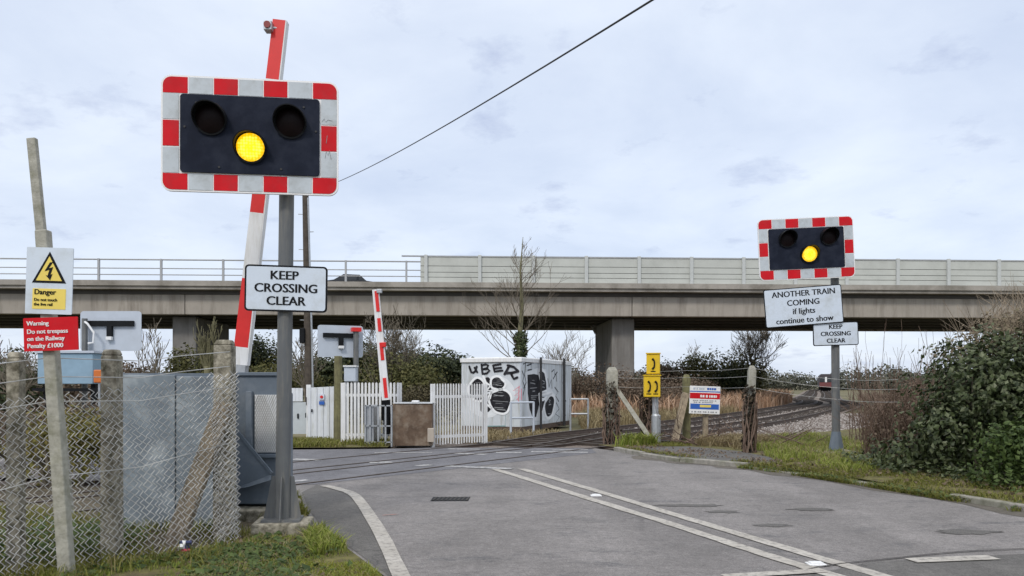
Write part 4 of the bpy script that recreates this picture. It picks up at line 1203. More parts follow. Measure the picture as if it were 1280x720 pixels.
cb_ = MB(); cb_.tube(pts, 0.0075, 6)
tag(cb_.build('overhead_cable', M['cable'], smooth=True), 'thin black overhead cable running up across the sky', 'cable')

# ------------------------------------------------------------------ chain-link fence on the left
fe = thing('chain_link_fence', 'leaning chain-link fence on weathered concrete posts at the left edge', 'fence', (-2.75, 7.7, 0))
def fence_post(px, top, Y, w, bot=-0.1, lean=0.0):
    p = P(px, 480, Y); zt = P(px, top, Y).z
    mb = MB()
    n = 6
    pts = []
    s = w / 2
    mb.beam((p.x + lean, Y, bot), (p.x, Y, zt - 0.05), w, w * 0.9, up=(0, -1, 0), w1=w * 0.93, h1=w * 0.84)
    mb.beam((p.x, Y, zt - 0.05), (p.x, Y, zt), w * 0.93, w * 0.84, up=(0, -1, 0), w1=w * 0.72, h1=w * 0.62)
    o = mb.build('post', M['concrete_post'], fe, bevel=0.014)
    return o
fence_post(281, 425, 7.85, 0.185)
fence_post(140, 437, 6.95, 0.15)
fence_post(20, 440, 6.42, 0.115)
fence_post(-75, 444, 5.9, 0.13)
mb = MB(); mb.beam(P(281, 505, 7.74), P(206, 712, 7.6), 0.15, 0.12, up=(0, -1, 0), w1=0.17); mb.build('strut', M['timber'], fe)
# woven mesh: vertical zigzag wires
mesh = MB()
PW, PZ = 0.038, 0.034
XR, XL = -2.62, -4.9
def fence_y(x): return 7.62 - (XR - x) * 1.05 + 0.03 * math.sin(x * 2.3)
def top_z(x):
    t = (XR - x) / 1.35
    return 1.655 - 0.26 * min(1.7, t) - 0.03 * math.sin(min(1, t) * math.pi)
def zig(x, zt, zb, yo=0.0, sgn=1):
    pts = []; z = zt + rnd.uniform(0.0, 0.05); k = 0
    while z > zb:
        xx = x + sgn * (PW * 0.53 if k % 2 else -PW * 0.53)
        sl = -0.10 * (z - 0.8) * min(1, (XR - x) * 2)
        pts.append((xx * 0.70 + x * 0.30 + sl + rnd.uniform(-0.004, 0.004), fence_y(x) + yo + 0.012 * (1 if k % 2 else -1) * sgn + 0.02 * math.sin(z * 3 + x * 2), z + rnd.uniform(-0.004, 0.004)))
        z -= PZ; k += 1
    mesh.tube(pts, 0.0042, 4, cap=False)
x = XR - 0.01; nz = 0
while x > XL:
    zig(x, top_z(x), -0.02, sgn=1 if nz % 2 else -1); x -= PW * 0.70; nz += 1
for k in range(7): zig(XR - 0.02 - k * PW * 0.66, 1.62 - 0.01 * k, 0.02, 0.10, 1 if k % 2 else -1)
mesh.build('chain_link_mesh', M['galv_wire'], fe)
lw = MB()
for z0, z1 in ((1.86, 1.66), (1.72, 1.50), (0.98, 0.62), (1.52, 1.30)):
    pts = [Vector((-2.72, 7.70, z0))]
    for k in range(1, 9):
        t = k / 8
        x = -2.72 - 2.0 * t
        pts.append(Vector((x, fence_y(x) - 0.02, z0 + (z1 - z0) * t - 0.06 * math.sin(t * math.pi * 2) ** 2)))
    lw.tube(pts, 0.0042, 5)
lw.build('line_wire', M['galv_wire'], fe)

# steel sheet behind the fence
ss = thing('steel_panel', 'pale blue-grey steel sheet panel standing behind the chain-link fence', 'panel', (-3.5, 8.4, 0))
mb = MB()
x0, x1 = P(146, 0, 8.45).x, P(291, 0, 8.45).x
mb.box(x0 - 0.02, x0 + 0.62, 8.43, 8.47, 0.05, 1.645); mb.box(x0 + 0.63, x1, 8.44, 8.47, 0.07, 1.63)
mb.build('sheet', M['steel_panel'], ss, bevel=0.006)
mb = MB(); mb.box(x0 - 0.03, x1 + 0.01, 8.47, 8.52, 1.58, 1.665); mb.box(x0 - 0.03, x1, 8.47, 8.52, 0.0, 0.1); mb.box(x0 + 0.60, x0 + 0.66, 8.47, 8.52, 0.1, 1.58)
mb.build('frame', M['steel_blue'], ss)

# sign post with the two railway notices
sp = thing('sign_post', 'slim concrete post carrying a yellow danger notice and a red trespass notice', 'sign post', (-3.5, 6.33, 0))
mb = MB(); mb.beam(P(85.5, 745, 6.33), P(54, 288, 6.33), 0.105, 0.09, up=(0, -1, 0), w1=0.095); mb.build('post', M['concrete_pale'], sp, bevel=0.012)
def notice(parent, c, w, h, roll, m, name='notice'):
    Mx = Matrix.Translation(c - Vector(parent.location)) @ Matrix.Rotation(-roll, 4, 'Y')
    mb = MB(); mb.plate(rrect(w, h, 0.006, 2), 0.0, 0.008)
    return mb.build(name, m, parent, local=True, M=Mx)
d = notice(sp, P(61.5, 351, 6.26), 0.365, 0.52, R(-1.8), M['sign_white'])
mb = MB(); mb.plate([(-0.1333, -0.0172), (0.1333, -0.0172), (0.0000, 0.2279)], -0.003, 0.0005); mb.build('warning_triangle', M['black'], d, local=True)
mb = MB(); mb.plate([(-0.1015, 0.0000), (0.1015, 0.0000), (0.0000, 0.1909)], -0.0055, -0.003); mb.build('warning_triangle', M['yellow_pale'], d, local=True)
mb = MB(); mb.plate([(0.0043, 0.1419), (-0.0344, 0.0731), (0.0034, 0.0860), (-0.0103, 0.0387), (-0.0258, 0.0447), (0.0103, 0.0034), (0.0275, 0.0533), (0.0120, 0.0473), (0.0310, 0.1075), (-0.0017, 0.0963), (0.0301, 0.1479)], -0.008, -0.0055)
mb.build('lightning_bolt', M['black'], d, local=True)
mb = MB(); mb.plate(rrect(0.26, 0.16, 0.004, 2, 0.004, -0.142), -0.003, 0.0005); mb.build('text_panel', M['yellow_pale'], d, local=True)
lettering('lettering', ['Danger'], 0.040, M['black'], d, text_at(-0.112, -0.0055, -0.09), bold=0.03, align='LEFT')
for k, tx in enumerate(('Do not touch', 'the live rail')): lettering('lettering', [tx], 0.023, M['black'], d, text_at(-0.112, -0.0055, -0.150 - 0.036 * k), align='LEFT', bold=0.02)
r_ = notice(sp, P(63.5, 417.5, 6.25), 0.425, 0.26, R(1.9), M['red_sheet'])
for k, tx in enumerate(('Warning', 'Do not trespass', 'on the Railway', 'Penalty £1000')): lettering('lettering', [tx], 0.0345, M['sign_edge'], r_, text_at(-0.185, -0.0035, 0.085 - 0.056 * k - (0.008 if k else 0)), align='LEFT', bold=0.035)
mb = MB(); mb.beam(P(74, 520, 9.0) if False else Vector((-5.02, 9.1, -0.1)), P(40, 173, 9.1), 0.10, 0.07, up=(0, -1, 0))
tag(mb.build('timber_post', M['concrete_pale'], bevel=0.01), 'tall bare leaning post rising above the danger notice', 'post')

# things beyond the fence on the left
bx = thing('equipment_cabinet', 'light blue equipment cabinet below the red trespass sign', 'cabinet', (-11.2, 21.0, 0))
mb = MB(); mb.box(-12.4, -10.95, 20.9, 21.7, 1.55, 2.36); mb.build('body', M['blue_box'], bx, bevel=0.02)
mb = MB(); mb.box(-12.45, -10.9, 20.85, 21.75, 2.36, 2.42); mb.build('lid', M['sign_back'], bx)
mb = MB()
for x in (-12.3, -11.05): mb.box(x - 0.06, x + 0.06, 21.1, 21.5, 0, 1.55)
mb.box(-12.6, -10.4, 21.0, 21.1, 1.36, 1.44); mb.build('stand', M['black'], bx)
wm = thing('lineside_marker', 'small orange lineside marker beside the blue cabinet', 'marker', (-10.75, 20.8, 0))
mb = MB(); mb.box(-10.88, -10.64, 20.78, 20.84, 1.58, 1.92); mb.build('panel', M['orange'], wm, bevel=0.04)
mb = MB(); mb.tube([(-10.76, 20.86, 0), (-10.76, 20.86, 1.75)], 0.03, 6); mb.build('post', M['galv'], wm)
mb = MB()
for z in (0.35, 0.72): mb.box(-16, -5.6, 12.9, 12.98, z, z + 0.09)
for x in (-15, -12.5, -10.0, -7.6, -5.7): mb.box(x - 0.05, x + 0.05, 12.98, 13.06, -0.1, 0.95)
tag(mb.build('rail_fence', M['creosote']), 'low dark post and rail fence seen through the chain-link', 'fence')
mb = MB()
rr2 = random.Random(3)
cc = G(231, 690, 0.04)
for k in range(7):
    mb.beam(cc + Vector((rr2.uniform(-0.05, 0.05), rr2.uniform(-0.04, 0.04), rr2.uniform(0, 0.05))), cc + Vector((rr2.uniform(-0.06, 0.06), rr2.uniform(-0.04, 0.04), rr2.uniform(0.02, 0.1))), 0.05, 0.03, k % 3)
tag(mb.build('litter', [mat('litter_red', (0.5, 0.04, 0.1), 0.5), M['white'], mat('litter_navy', (0.04, 0.05, 0.12), 0.5)]), 'crumpled red and navy wrapper at the foot of the strut', 'litter')

# ------------------------------------------------------------------ graffiti cabin
C0, CL, CR = Vector((0.31, 25.8, 0)), Vector((-1.68, 26.6, 0)), Vector((2.28, 30.68, 0))
CB = CL + (CR - C0)
kb = thing('equipment_cabin', 'white flat-roofed railway cabin covered in graffiti', 'cabin', C0.lerp(CB, 0.5))
def prism(mb, pts, z0, z1, mi=0):
    n = len(pts)
    mb.add([(p.x, p.y, z0) for p in pts] + [(p.x, p.y, z1) for p in pts],
           [tuple(range(n))[::-1], tuple(range(n, 2 * n))] + [(i, (i + 1) % n, (i + 1) % n + n, i + n) for i in range(n)], mi)
cen = C0.lerp(CB, 0.5)
def grown(k): return [p + (p - cen).normalized() * k for p in (CL, C0, CR, CB)]
mb = MB(); prism(mb, grown(0), 0.16, 2.26); kw = mb.build('wall', M['kiosk'], kb, bevel=0.01)
mb = MB(); prism(mb, grown(0.07), 2.262, 2.40); prism(mb, grown(-0.3), 2.40, 2.43); mb.build('roof', M['white'], kb, bevel=0.015)
mb = MB(); prism(mb, grown(0.0), 0.0, 0.158); mb.build('plinth', M['brick_plinth'], kb)
fl_, fr_ = (C0 - CL).normalized(), (CR - C0).normalized()
nl, nr = Vector((fl_.y, -fl_.x, 0)), Vector((fr_.y, -fr_.x, 0))
mb = MB()
for q, h0, h1, s in ((0.30, 0.15, 2.5, 0.04), (0.78, 0.1, 2.54, 0.05)):
    p = C0.lerp(CR, q) + nr * 0.09
    pp = MB(); pp.tube([(p.x, p.y, 0.0), (p.x, p.y, h1 - 0.04)], s, 8); pp.build('downpipe', M['cable'], kb)
pp = MB(); p = C0 + nl * 0.008
for q in (0.985,): 
    a = CL.lerp(C0, q) + nl * 0.012; pp.tube([(a.x, a.y, 0.2), (a.x, a.y, 2.25)], 0.02, 6)
pp.build('corner_trim', M['sign_back'], kb)
def onface(px, py, base, nrm, off):
    o = Vector((0, 0, EYE)); d = Vector(((px - 640) / FOC, 1, (HZ - py) / FOC))
    return o + d * ((base + nrm * off - o).dot(nrm) / d.dot(nrm))
def zm(x, y): return 540 + x / 5.145, 420 + y / 5.145   # measured off the enlarged photograph
def strokes(mb, paths, w, base, nrm, off, mi=0):
    for path in paths:
        pts = [onface(*zm(*q), base, nrm, off) for q in path]
        L_, R_ = [], []
        for i, p in enumerate(pts):
            t = pts[min(i + 1, len(pts) - 1)] - pts[max(i - 1, 0)]; t.normalize()
            s = t.cross(nrm).normalized() * w / 2
            L_.append(p + s); R_.append(p - s)
        n = len(pts)
        mb.add(L_ + R_, [(i, i + 1, i + 1 + n, i + n) for i in range(n - 1)], mi)
        for i in (0, n - 1):                 # round-ish ends
            p = pts[i]; u = (pts[1] - pts[0]).normalized() if i == 0 else (pts[-1] - pts[-2]).normalized(); s = u.cross(nrm).normalized()
            mb.add([p + (u * math.cos(R(a)) + s * math.sin(R(a))) * w / 2 + nrm * 0.0006 * (1 + i) for a in range(0, 360, 45)], [tuple(range(8))], mi)
def ell(cx, cy, rx, ry, n=26, a0=0, a1=360, rot=0):
    out = []
    for k in range(n + 1):
        a = R(a0 + (a1 - a0) * k / n); x, y = rx * math.cos(a), ry * math.sin(a)
        out.append((cx + x * math.cos(R(rot)) - y * math.sin(R(rot)), cy + x * math.sin(R(rot)) + y * math.cos(R(rot))))
    return out
def fill(mb, poly, base, nrm, off, mi=0):
    pts = [onface(*zm(*q), base, nrm, off) for q in poly]
    if (poly[0][0] - poly[-1][0]) ** 2 + (poly[0][1] - poly[-1][1]) ** 2 < 1: pts = pts[:-1]
    mb.add(pts, [tuple(range(len(pts)))], mi)
def finish(mb, name, m):
    return mb.build(name, m, kw)
mb = MB()                                    # tag across the top of the left face
strokes(mb, [[(240, 196), (246, 216), (252, 233), (266, 236), (280, 224), (287, 196)], [(274, 204), (290, 232)]], 0.075, C0, nl, 0.018)
strokes(mb, [[(318, 184), (321, 215), (325, 245)], [(318, 190), (345, 182), (362, 189), (352, 207), (324, 214)], [(324, 214), (358, 211), (370, 222), (352, 240), (325, 244)]], 0.068, C0, nl, 0.020)
strokes(mb, [[(441, 181), (392, 189)], [(393, 189), (397, 208), (402, 228)], [(402, 228), (453, 222)], [(397, 209), (445, 204)]], 0.066, C0, nl, 0.022)
strokes(mb, [[(497, 190), (484, 215), (466, 245)], [(486, 189), (525, 199), (554, 226)], [(554, 226), (520, 235), (472, 239)], [(506, 238), (516, 258), (526, 276), (548, 266)]], 0.08, C0, nl, 0.024)
finish(mb, 'graffiti_lettering', M['graf_black'])
def lumpy(cx, cy, rx, ry, seed, rot=0, n=30):
    q = random.Random(seed); ph = [q.uniform(0, 6.28) for _ in range(3)]
    out = []
    for k in range(n + 1):
        a = 2 * math.pi * k / n; f = 1 + 0.09 * math.sin(2 * a + ph[0]) + 0.06 * math.sin(3 * a + ph[1]) + 0.03 * math.sin(5 * a + ph[2])
        x, y = rx * f * math.cos(a), ry * f * math.sin(a)
        out.append((cx + x * math.cos(R(rot)) - y * math.sin(R(rot)), cy + x * math.sin(R(rot)) + y * math.cos(R(rot))))
    return out
def scumble(mb, cx, cy, rx, ry, n, w, nrm, off, seed):
    """uneven thin streaks where the fill was sprayed quickly"""
    q = random.Random(seed)
    for k in range(n):
        y = cy + q.uniform(-0.8, 0.8) * ry; half = rx * math.sqrt(max(0.05, 1 - ((y - cy) / ry) ** 2)) * 0.85
        a, b = cx + q.uniform(-1, -0.1) * half, cx + q.uniform(0.1, 1) * half
        sl = q.uniform(-5, 9)
        strokes(mb, [[(a, y), ((a + b) / 2, y + sl * 0.5 + q.uniform(-2, 2)), (b, y + sl)]], w * q.uniform(0.5, 1.3), C0, nrm, off + k * 0.0003)
bub = [lumpy(290, 345, 50, 80, 1, 8), lumpy(422, 304, 46, 44, 2, -15), lumpy(440, 420, 66, 86, 3, -8), lumpy(352, 315, 34, 52, 4, 10), lumpy(352, 432, 46, 62, 5, 20)]
mb = MB(); fill(mb, lumpy(372, 385, 150, 135, 9), C0, nl, 0.003); finish(mb, 'graffiti_halo', M['graf_pale'])
mb = MB()
for k, e in enumerate(bub): fill(mb, e, C0, nl, 0.005 + k * 0.0012)
finish(mb, 'graffiti_fill', M['graf_black'])
mb = MB()
strokes(mb, bub[:3] + [[(330, 258), (346, 300), (375, 320), (352, 352), (385, 350), (372, 400), (340, 430), (394, 472)]], 0.075, C0, nl, 0.0145)
finish(mb, 'graffiti_outline', M['graf_white'])
mb = MB(); scumble(mb, 440, 420, 62, 80, 9, 0.018, nl, 0.0118, 4); scumble(mb, 422, 304, 42, 40, 5, 0.015, nl, 0.0118, 5); scumble(mb, 290, 345, 44, 70, 5, 0.015, nl, 0.0118, 6)
finish(mb, 'graffiti_streak', M['graf_grey'])
mb = MB(); strokes(mb, [[(566, 322), (522, 352), (572, 350), (530, 385), (576, 378), (545, 410)], [(560, 330), (556, 420)], [(575, 340), (575, 410)]], 0.022, C0, nl, 0.006); finish(mb, 'graffiti_scribble', M['graf_pink'])
mb = MB(); strokes(mb, [[(352, 580), (470, 578)]], 0.03, C0, nl, 0.006); strokes(mb, [[(473, 470), (473, 578)]], 0.012, C0, nl, 0.006); finish(mb, 'access_plate', mat('teal_strip', (0.22, 0.36, 0.36), 0.6))
mb = MB()                                    # throw-up on the right face
sh = [[(614, 250), (655, 244), (692, 252), (698, 330), (690, 440), (670, 520), (648, 526), (628, 470), (616, 370)], [(684, 226), (706, 214), (726, 234), (738, 300), (738, 352), (706, 366), (700, 300)], lumpy(756, 452, 30, 76, 12, 4), [(690, 388), (736, 392), (722, 470), (708, 500), (696, 450)]]
mb2 = MB(); fill(mb2, [(600, 235), (680, 205), (735, 215), (755, 330), (795, 380), (795, 500), (750, 545), (660, 545), (620, 520), (604, 400)], C0, nr, 0.003); finish(mb2, 'graffiti_halo', M['graf_pale'])
for k, e in enumerate(sh): fill(mb, e, C0, nr, 0.005 + k * 0.0012)
finish(mb, 'graffiti_fill', M['graf_black'])
mb = MB()
strokes(mb, [sh[1] + [sh[1][0]], sh[2], [(686, 376), (730, 368), (776, 368), (740, 396), (712, 410), (688, 378)], [(688, 392), (700, 470), (706, 504), (716, 470), (730, 415)]], 0.11, C0, nr, 0.0145)
finish(mb, 'graffiti_outline', M['graf_white'])
mb = MB(); scumble(mb, 655, 370, 34, 120, 7, 0.03, nr, 0.0118, 7); scumble(mb, 756, 452, 24, 60, 5, 0.03, nr, 0.0118, 8); scumble(mb, 718, 290, 14, 60, 4, 0.03, nr, 0.0118, 9)
finish(mb, 'graffiti_streak', M['graf_grey'])
mb = MB()
strokes(mb, [[(745, 275), (752, 330), (768, 280), (772, 335)], [(780, 275), (800, 240), (802, 290)], [(790, 330), (812, 360), (795, 385), (815, 420)], [(800, 430), (818, 470), (792, 500), (820, 520), (795, 560), (822, 570)], [(588, 180), (602, 175), (596, 250), (606, 300), (590, 335)], [(612, 190), (640, 180), (642, 215), (616, 220)], [(600, 170), (655, 172)]], 0.045, C0, nr, 0.006)
strokes(mb, [[(580, 225), (592, 255), (584, 290), (598, 330), (586, 380)], [(842, 300), (856, 340), (846, 380), (862, 420)], [(770, 230), (786, 215), (790, 250), (806, 232)], [(845, 470), (860, 510), (850, 545)]], 0.04, C0, nr, 0.007)
finish(mb, 'graffiti_scribble', M['graf_black'])

def hoop_rail(label, a, b, h, m):
    a, b = Vector(a), Vector(b)
    t = thing('guard_rail', label, 'railing', a.lerp(b, 0.5), group='low tubular guard rails')
    for p in (a, b):
        mb = MB(); mb.tube([p + Vector((0, 0, -0.1)), p + Vector((0, 0, h))], 0.035, 8); mb.build('post', m, t)
    for z in (h - 0.02, h * 0.5):
        mb = MB(); mb.tube([a + Vector((0, 0, z)), b + Vector((0, 0, z))], 0.03, 8); mb.build('rail', m, t)
hoop_rail('tubular guard rail in front of the graffiti cabin', P(638.5, 480, 24.6) * Vector((1, 1, 0)), P(667, 480, 24.9) * Vector((1, 1, 0)), 1.0, M['sign_back'])
hoop_rail('tubular guard rail right of the graffiti cabin', P(713, 480, 27.5) * Vector((1, 1, 0)), P(735, 480, 27.5) * Vector((1, 1, 0)), 1.05, M['galv'])

# ------------------------------------------------------------------ right-hand side: telephones, posts, sign board
tl = thing('crossing_telephone', 'grey post with two yellow telephone boxes', 'telephone', (3.62, 20.1, 0))
mb = MB(); mb.tube([(3.62, 20.1, 0), (3.62, 20.1, 0.75), (3.60, 20.1, 0.80), (3.60, 20.1, 1.9)], [0.115, 0.115, 0.08, 0.075], 14); mb.build('post', M['galv'], tl)
def phone_box(x, z, w, h, n, rz):
    Mx = Matrix.Translation((x - 3.62, -0.14, z)) @ Matrix.Rotation(rz, 4, 'Z')
    mb = MB(); mb.box(-w / 2, w / 2, -0.1, 0.14, -h / 2, h / 2)
    b = mb.build('telephone_box', M['yellow'], tl, local=True, bevel=0.018, M=Mx)
    mb = MB(); mb.box(-w / 2 - 0.015, w / 2 + 0.015, -0.13, 0.15, h / 2, h / 2 + 0.025); mb.build('lid', M['yellow'], b, local=True)
    for k in range(n):
        cx = 0 if n == 1 else (-0.085 + 0.17 * k)
        s = 1 if k == 0 else -1
        s = 1
        hs = MB()
        pts = [(cx - 0.02, -0.118, 0.13), (cx + 0.025, -0.118, 0.08), (cx + 0.035, -0.118, 0.0), (cx + 0.025, -0.118, -0.08), (cx - 0.02, -0.118, -0.13)]
        hs.tube(pts, [0.028, 0.020, 0.018, 0.020, 0.028], 8)
        hs.build('handset_symbol', M['black'], b, local=True)
        hs = MB(); hs.box(cx - 0.06, cx + 0.06, -0.106, -0.10, -0.20, -0.175); hs.build('caption_strip', M['black'], b, local=True)
    return b
phone_box(3.525, 2.05, 0.33, 0.50, 1, R(-12))
phone_box(3.49, 1.49, 0.40, 0.53, 2, R(-4))

rf = thing('post_and_wire_fence', 'concrete post and wire fence between the phones and the far signal', 'fence', (4.2, 20.6, 0))
def rpost(px, top, Y, w, m, bot=-0.1, px_b=None):
    a = P(px, 480, Y); b = P(px if px_b is None else px_b, 480, Y)
    zt = P(px, top, Y).z
    mb = MB(); mb.beam((b.x, Y, bot), (a.x, Y, zt - 0.1), w, w * 0.9, up=(0, -1, 0)); mb.beam((a.x, Y, zt - 0.1), (a.x, Y, zt), w, w * 0.9, up=(0, -1, 0), w1=w * 0.55, h1=w * 0.5)
    return mb.build('post', m, rf, bevel=0.015)
rpost(765, 459, 20.6, 0.28, M['concrete_pale'])
rpost(858, 468, 20.9, 0.19, M['timber_green'])
rpost(940, 457, 17.4, 0.16, M['concrete_pale'], px_b=935)
mb = MB(); mb.beam(P(772, 488, 20.5), P(814, 550, 20.0), 0.11, 0.10, up=(0, -1, 0)); mb.build('strut', M['concrete_pale'], rf)
mb = MB(); mb.beam(P(857, 492, 20.7), P(843, 553, 20.2), 0.17, 0.12, up=(0, -1, 0)); mb.build('strut', M['timber'], rf)
wr = MB()
for z in (1.9, 1.72, 1.48):
    pts = [P(765, 480, 20.5), P(858, 480, 20.75), P(939, 480, 17.35), P(1046, 480, 16.7), P(1140, 480, 14.5)]
    full = []
    for a, b in zip(pts[:-1], pts[1:]):
        for k in range(6):
            t = k / 6; p = a.lerp(b, t); p.z = z - 0.03 * math.sin(t * math.pi) - (0.25 if a.x > 5 else 0) * (t if a.x < 6 else 1) ; full.append(p)
    wr.tube(full, 0.0034, 5)
wr.build('line_wire', M['galv_wire'], rf)

sb = thing('information_board', 'red white and blue information board on a short post', 'sign', (4.95, 20.3, 0))
mb = MB(); mb.box(4.86, 4.98, 20.3, 20.42, -0.1, 0.95); mb.build('post', M['timber'], sb)
c = P(881, 500, 20.2)
Mx = Matrix.Translation(c - Vector(sb.location)) @ Matrix.Rotation(R(2.0), 4, 'Y')
mb = MB(); mb.plate(rrect(0.77, 0.70, 0.01, 2), 0, 0.02); bd = mb.build('board', M['sign_edge'], sb, local=True, M=Mx)
mb = MB(); mb.box(-0.38, 0.38, -0.004, 0.001, 0.03, 0.175); mb.build('red_band', M['red_sheet'], bd, local=True)
mb = MB(); mb.box(-0.36, 0.36, -0.004, 0.001, -0.235, -0.10); mb.box(-0.38, 0.38, -0.004, 0.001, 0.20, 0.225); mb.build('blue_band', M['blue'], bd, local=True)
lettering('lettering', ['TALK TO US'], 0.085, M['sign_edge'], bd, text_at(0.06, -0.0065, 0.10), bold=0.015) if False else None
rr3 = random.Random(5)
def words_row(x0, x1, z, h, m):
    x = x0; mb = MB(); pts = []
    while x < x1:
        w = rr3.uniform(0.03, 0.055); mb.box(x, min(x + w, x1), -0.0075, -0.0005, z - h / 2, z + h / 2); x += w + (0.012 if rr3.random() < 0.75 else 0.035)
    tag(mb.build('printed_text', m, bd, local=True), kind='stuff')
words_row(-0.12, 0.30, 0.095, 0.06, M['sign_edge'])
words_row(-0.30, 0.30, -0.015, 0.022, M['graf_grey']); words_row(-0.28, 0.2, -0.06, 0.022, M['graf_grey'])
words_row(0.05, 0.28, 0.285, 0.055, M['blue']); words_row(-0.3, 0.0, 0.285, 0.05, M['sign_back'])
words_row(-0.33, 0.33, -0.30, 0.03, M['graf_grey'])
mb = MB(); mb.box(-0.12, 0.16, -0.0075, -0.0005, -0.185, -0.125); mb.build('yellow_label', M['yellow_pale'], bd, local=True)

# train far along the line
tr = thing('train', 'distant dark train with a pale front far along the curve', 'train', (67.5, 172, 0), R(-20))
mb = MB(); mb.box(-1.35, 1.35, 0, 22, 0.9, 3.1); mb.plate([(-1.35, 3.1), (1.35, 3.1), (1.0, 3.7), (-1.0, 3.7)], 0, 22); mb.build('body', mat('dark_train', (0.06, 0.05, 0.055), 0.6), tr, local=True)
mb = MB(); mb.box(-1.3, 1.3, -0.12, -0.01, 0.9, 1.9); mb.build('cab_front', mat('train_front', (0.16, 0.05, 0.05), 0.6), tr, local=True)
mb = MB(); mb.box(-1.2, -0.25, -0.1, -0.01, 2.0, 3.0); mb.box(0.25, 1.2, -0.1, -0.01, 2.0, 3.0); mb.build('window', M['glass'], tr, local=True)
mb = MB(); mb.box(-0.2, 0.2, -0.1, -0.01, 1.95, 3.05); mb.build('gangway', M['sign_edge'], tr, local=True)
for y in (3, 18):
    mb = MB(); mb.box(-1.1, 1.1, y - 1.4, y + 1.4, 0.15, 0.9); mb.build('bogie', M['black'], tr, local=True)
# ------------------------------------------------------------------ trees and hedges
ash = thing('bare_tree', 'tall bare tree with an ivy-clad trunk behind the graffiti cabin', 'tree', (0.42, 40, 0))
rn = random.Random(11)
mb = MB(); led = [Vector((0.42, 40, -0.1)), Vector((0.46, 40, 1.8)), Vector((0.36, 40, 3.6)), Vector((0.5, 40.1, 5.4)), Vector((0.42, 40, 7.2)), Vector((0.55, 40, 8.9))]
mb.tube(led, [0.21, 0.17, 0.14, 0.10, 0.05, 0.012], 8); mb.build('trunk', M['bark_mossy'], ash, smooth=True)
mb = MB()
for k in range(38):
    t = (k + rn.random()) / 38
    z = 2.2 + 6.0 * t
    i = max(0, min(4, int((z + 0.1) / 1.8))); q = led[i].lerp(led[i + 1], max(0, min(1, (z - led[i].z) / (led[i + 1].z - led[i].z))))
    a = rn.uniform(0, 6.28); el = rn.uniform(0.75, 1.5) if t > 0.15 else rn.uniform(0.5, 1.1)
    ln = (2.9 * (1 - t) ** 0.8 + 0.5) * rn.uniform(0.6, 1.05)
    grow(mb, q, (math.cos(a), math.sin(a), el), ln, 0.032 * (1 - 0.6 * t), 2, rn, 0.46, 0.28, 5, (2, 5), 0.5, (4, 3, 3), rmin=0.0065)
mb.build('crown', M['bark_brown'], ash)
iv = crown('ivy_sleeve', [((0.42, 40, 1.6 + k * 0.55), (0.33, 0.33, 0.42)) for k in range(5)], 1500, 0.16, M['ivy'], 3, parent=ash, fill=0.25)
bare_tree('bare spreading tree rising behind the information board', (21.4, 70, 0), 7.3, 21, depth=4, spread=0.55, up=0.35, trunk_r=0.14, trunk_frac=0.3, kids=(3, 5), rmin=0.014, first=8)
bare_tree('bare tree left of the left bridge pier', (-20.5, 46, 0), 5.0, 31, depth=3, spread=0.45, up=0.4, trunk_r=0.16, trunk_frac=0.25, kids=(3, 4), rmin=0.014, first=5)
bare_tree('pollarded mossy tree right of the left bridge pier', (-17.6, 46, 0), 5.2, 33, depth=3, spread=0.4, up=0.6, trunk_r=0.22, m='bark_mossy', trunk_frac=0.5, kids=(4, 5), rmin=0.016, first=7)
bare_tree('bare twiggy tree between the telegraph pole and the far barrier', (-6.3, 43, 0), 5.4, 41, depth=4, spread=0.55, up=0.3, trunk_r=0.13, trunk_frac=0.3, kids=(4, 5), rmin=0.010, first=8)
bare_tree('pale bare tree left of the telegraph pole', (-12.0, 47, 0), 4.3, 43, depth=3, spread=0.5, up=0.3, trunk_r=0.1, trunk_frac=0.3, kids=(4, 5), rmin=0.012, first=7)
bare_tree('bare brown tree over the reeds by the railway', (16.0, 73, 0), 4.9, 53, depth=3, spread=0.55, up=0.3, trunk_r=0.1, trunk_frac=0.25, kids=(4, 5), rmin=0.014, first=7)
bare_tree('thin bare tree behind the cabin roof', (3.0, 43, 0), 4.6, 57, depth=3, spread=0.6, up=0.35, trunk_r=0.07, trunk_frac=0.2, kids=(4, 6), rmin=0.008, first=7)
bare_tree('bare brown tree at the left edge behind the fence', (-19.2, 31, 0), 3.6, 61, depth=3, spread=0.6, up=0.3, trunk_r=0.1, trunk_frac=0.25, kids=(4, 5), rmin=0.010, first=8)

def bush(label, c, r, n, size, m, seed, name='bush', stems=True, group=None, more=(), fill=0.5, lump=0.25):
    rn = random.Random(seed)
    blobs = [((c[0], c[1], c[2]), r)] + [(b[0], b[1]) for b in more]
    for k in range(7):
        a = rn.uniform(0, 6.28)
        blobs.append(((c[0] + math.cos(a) * r[0] * 0.62, c[1] + math.sin(a) * r[1] * 0.6, c[2] + rn.uniform(-0.1, 0.5) * r[2]), tuple(q * rn.uniform(0.38, 0.6) for q in r)))
    t = thing(name, label, 'tree' if 'tree' in name else 'bush', (c[0], c[1], 0), group=group)
    crown('foliage', blobs, n, size, m, seed, parent=t, fill=fill, lump=lump, zmin=0.02)
    if stems:
        mb = MB()
        for k in range(6):
            a = rn.uniform(0, 6.28); q = Vector((c[0] + math.cos(a) * r[0] * 0.25, c[1] + math.sin(a) * r[1] * 0.25, 0))
            mb.tube([q - Vector((0, 0, 0.1)), q + Vector((math.cos(a) * r[0] * 0.2, math.sin(a) * r[1] * 0.2, c[2])), q + Vector((math.cos(a) * r[0] * 0.5, math.sin(a) * r[1] * 0.5, c[2] + r[2] * 0.7))], [0.05, 0.035, 0.012], 5, cap=False)
        mb.build('stem', M['bark'], t)
    return t
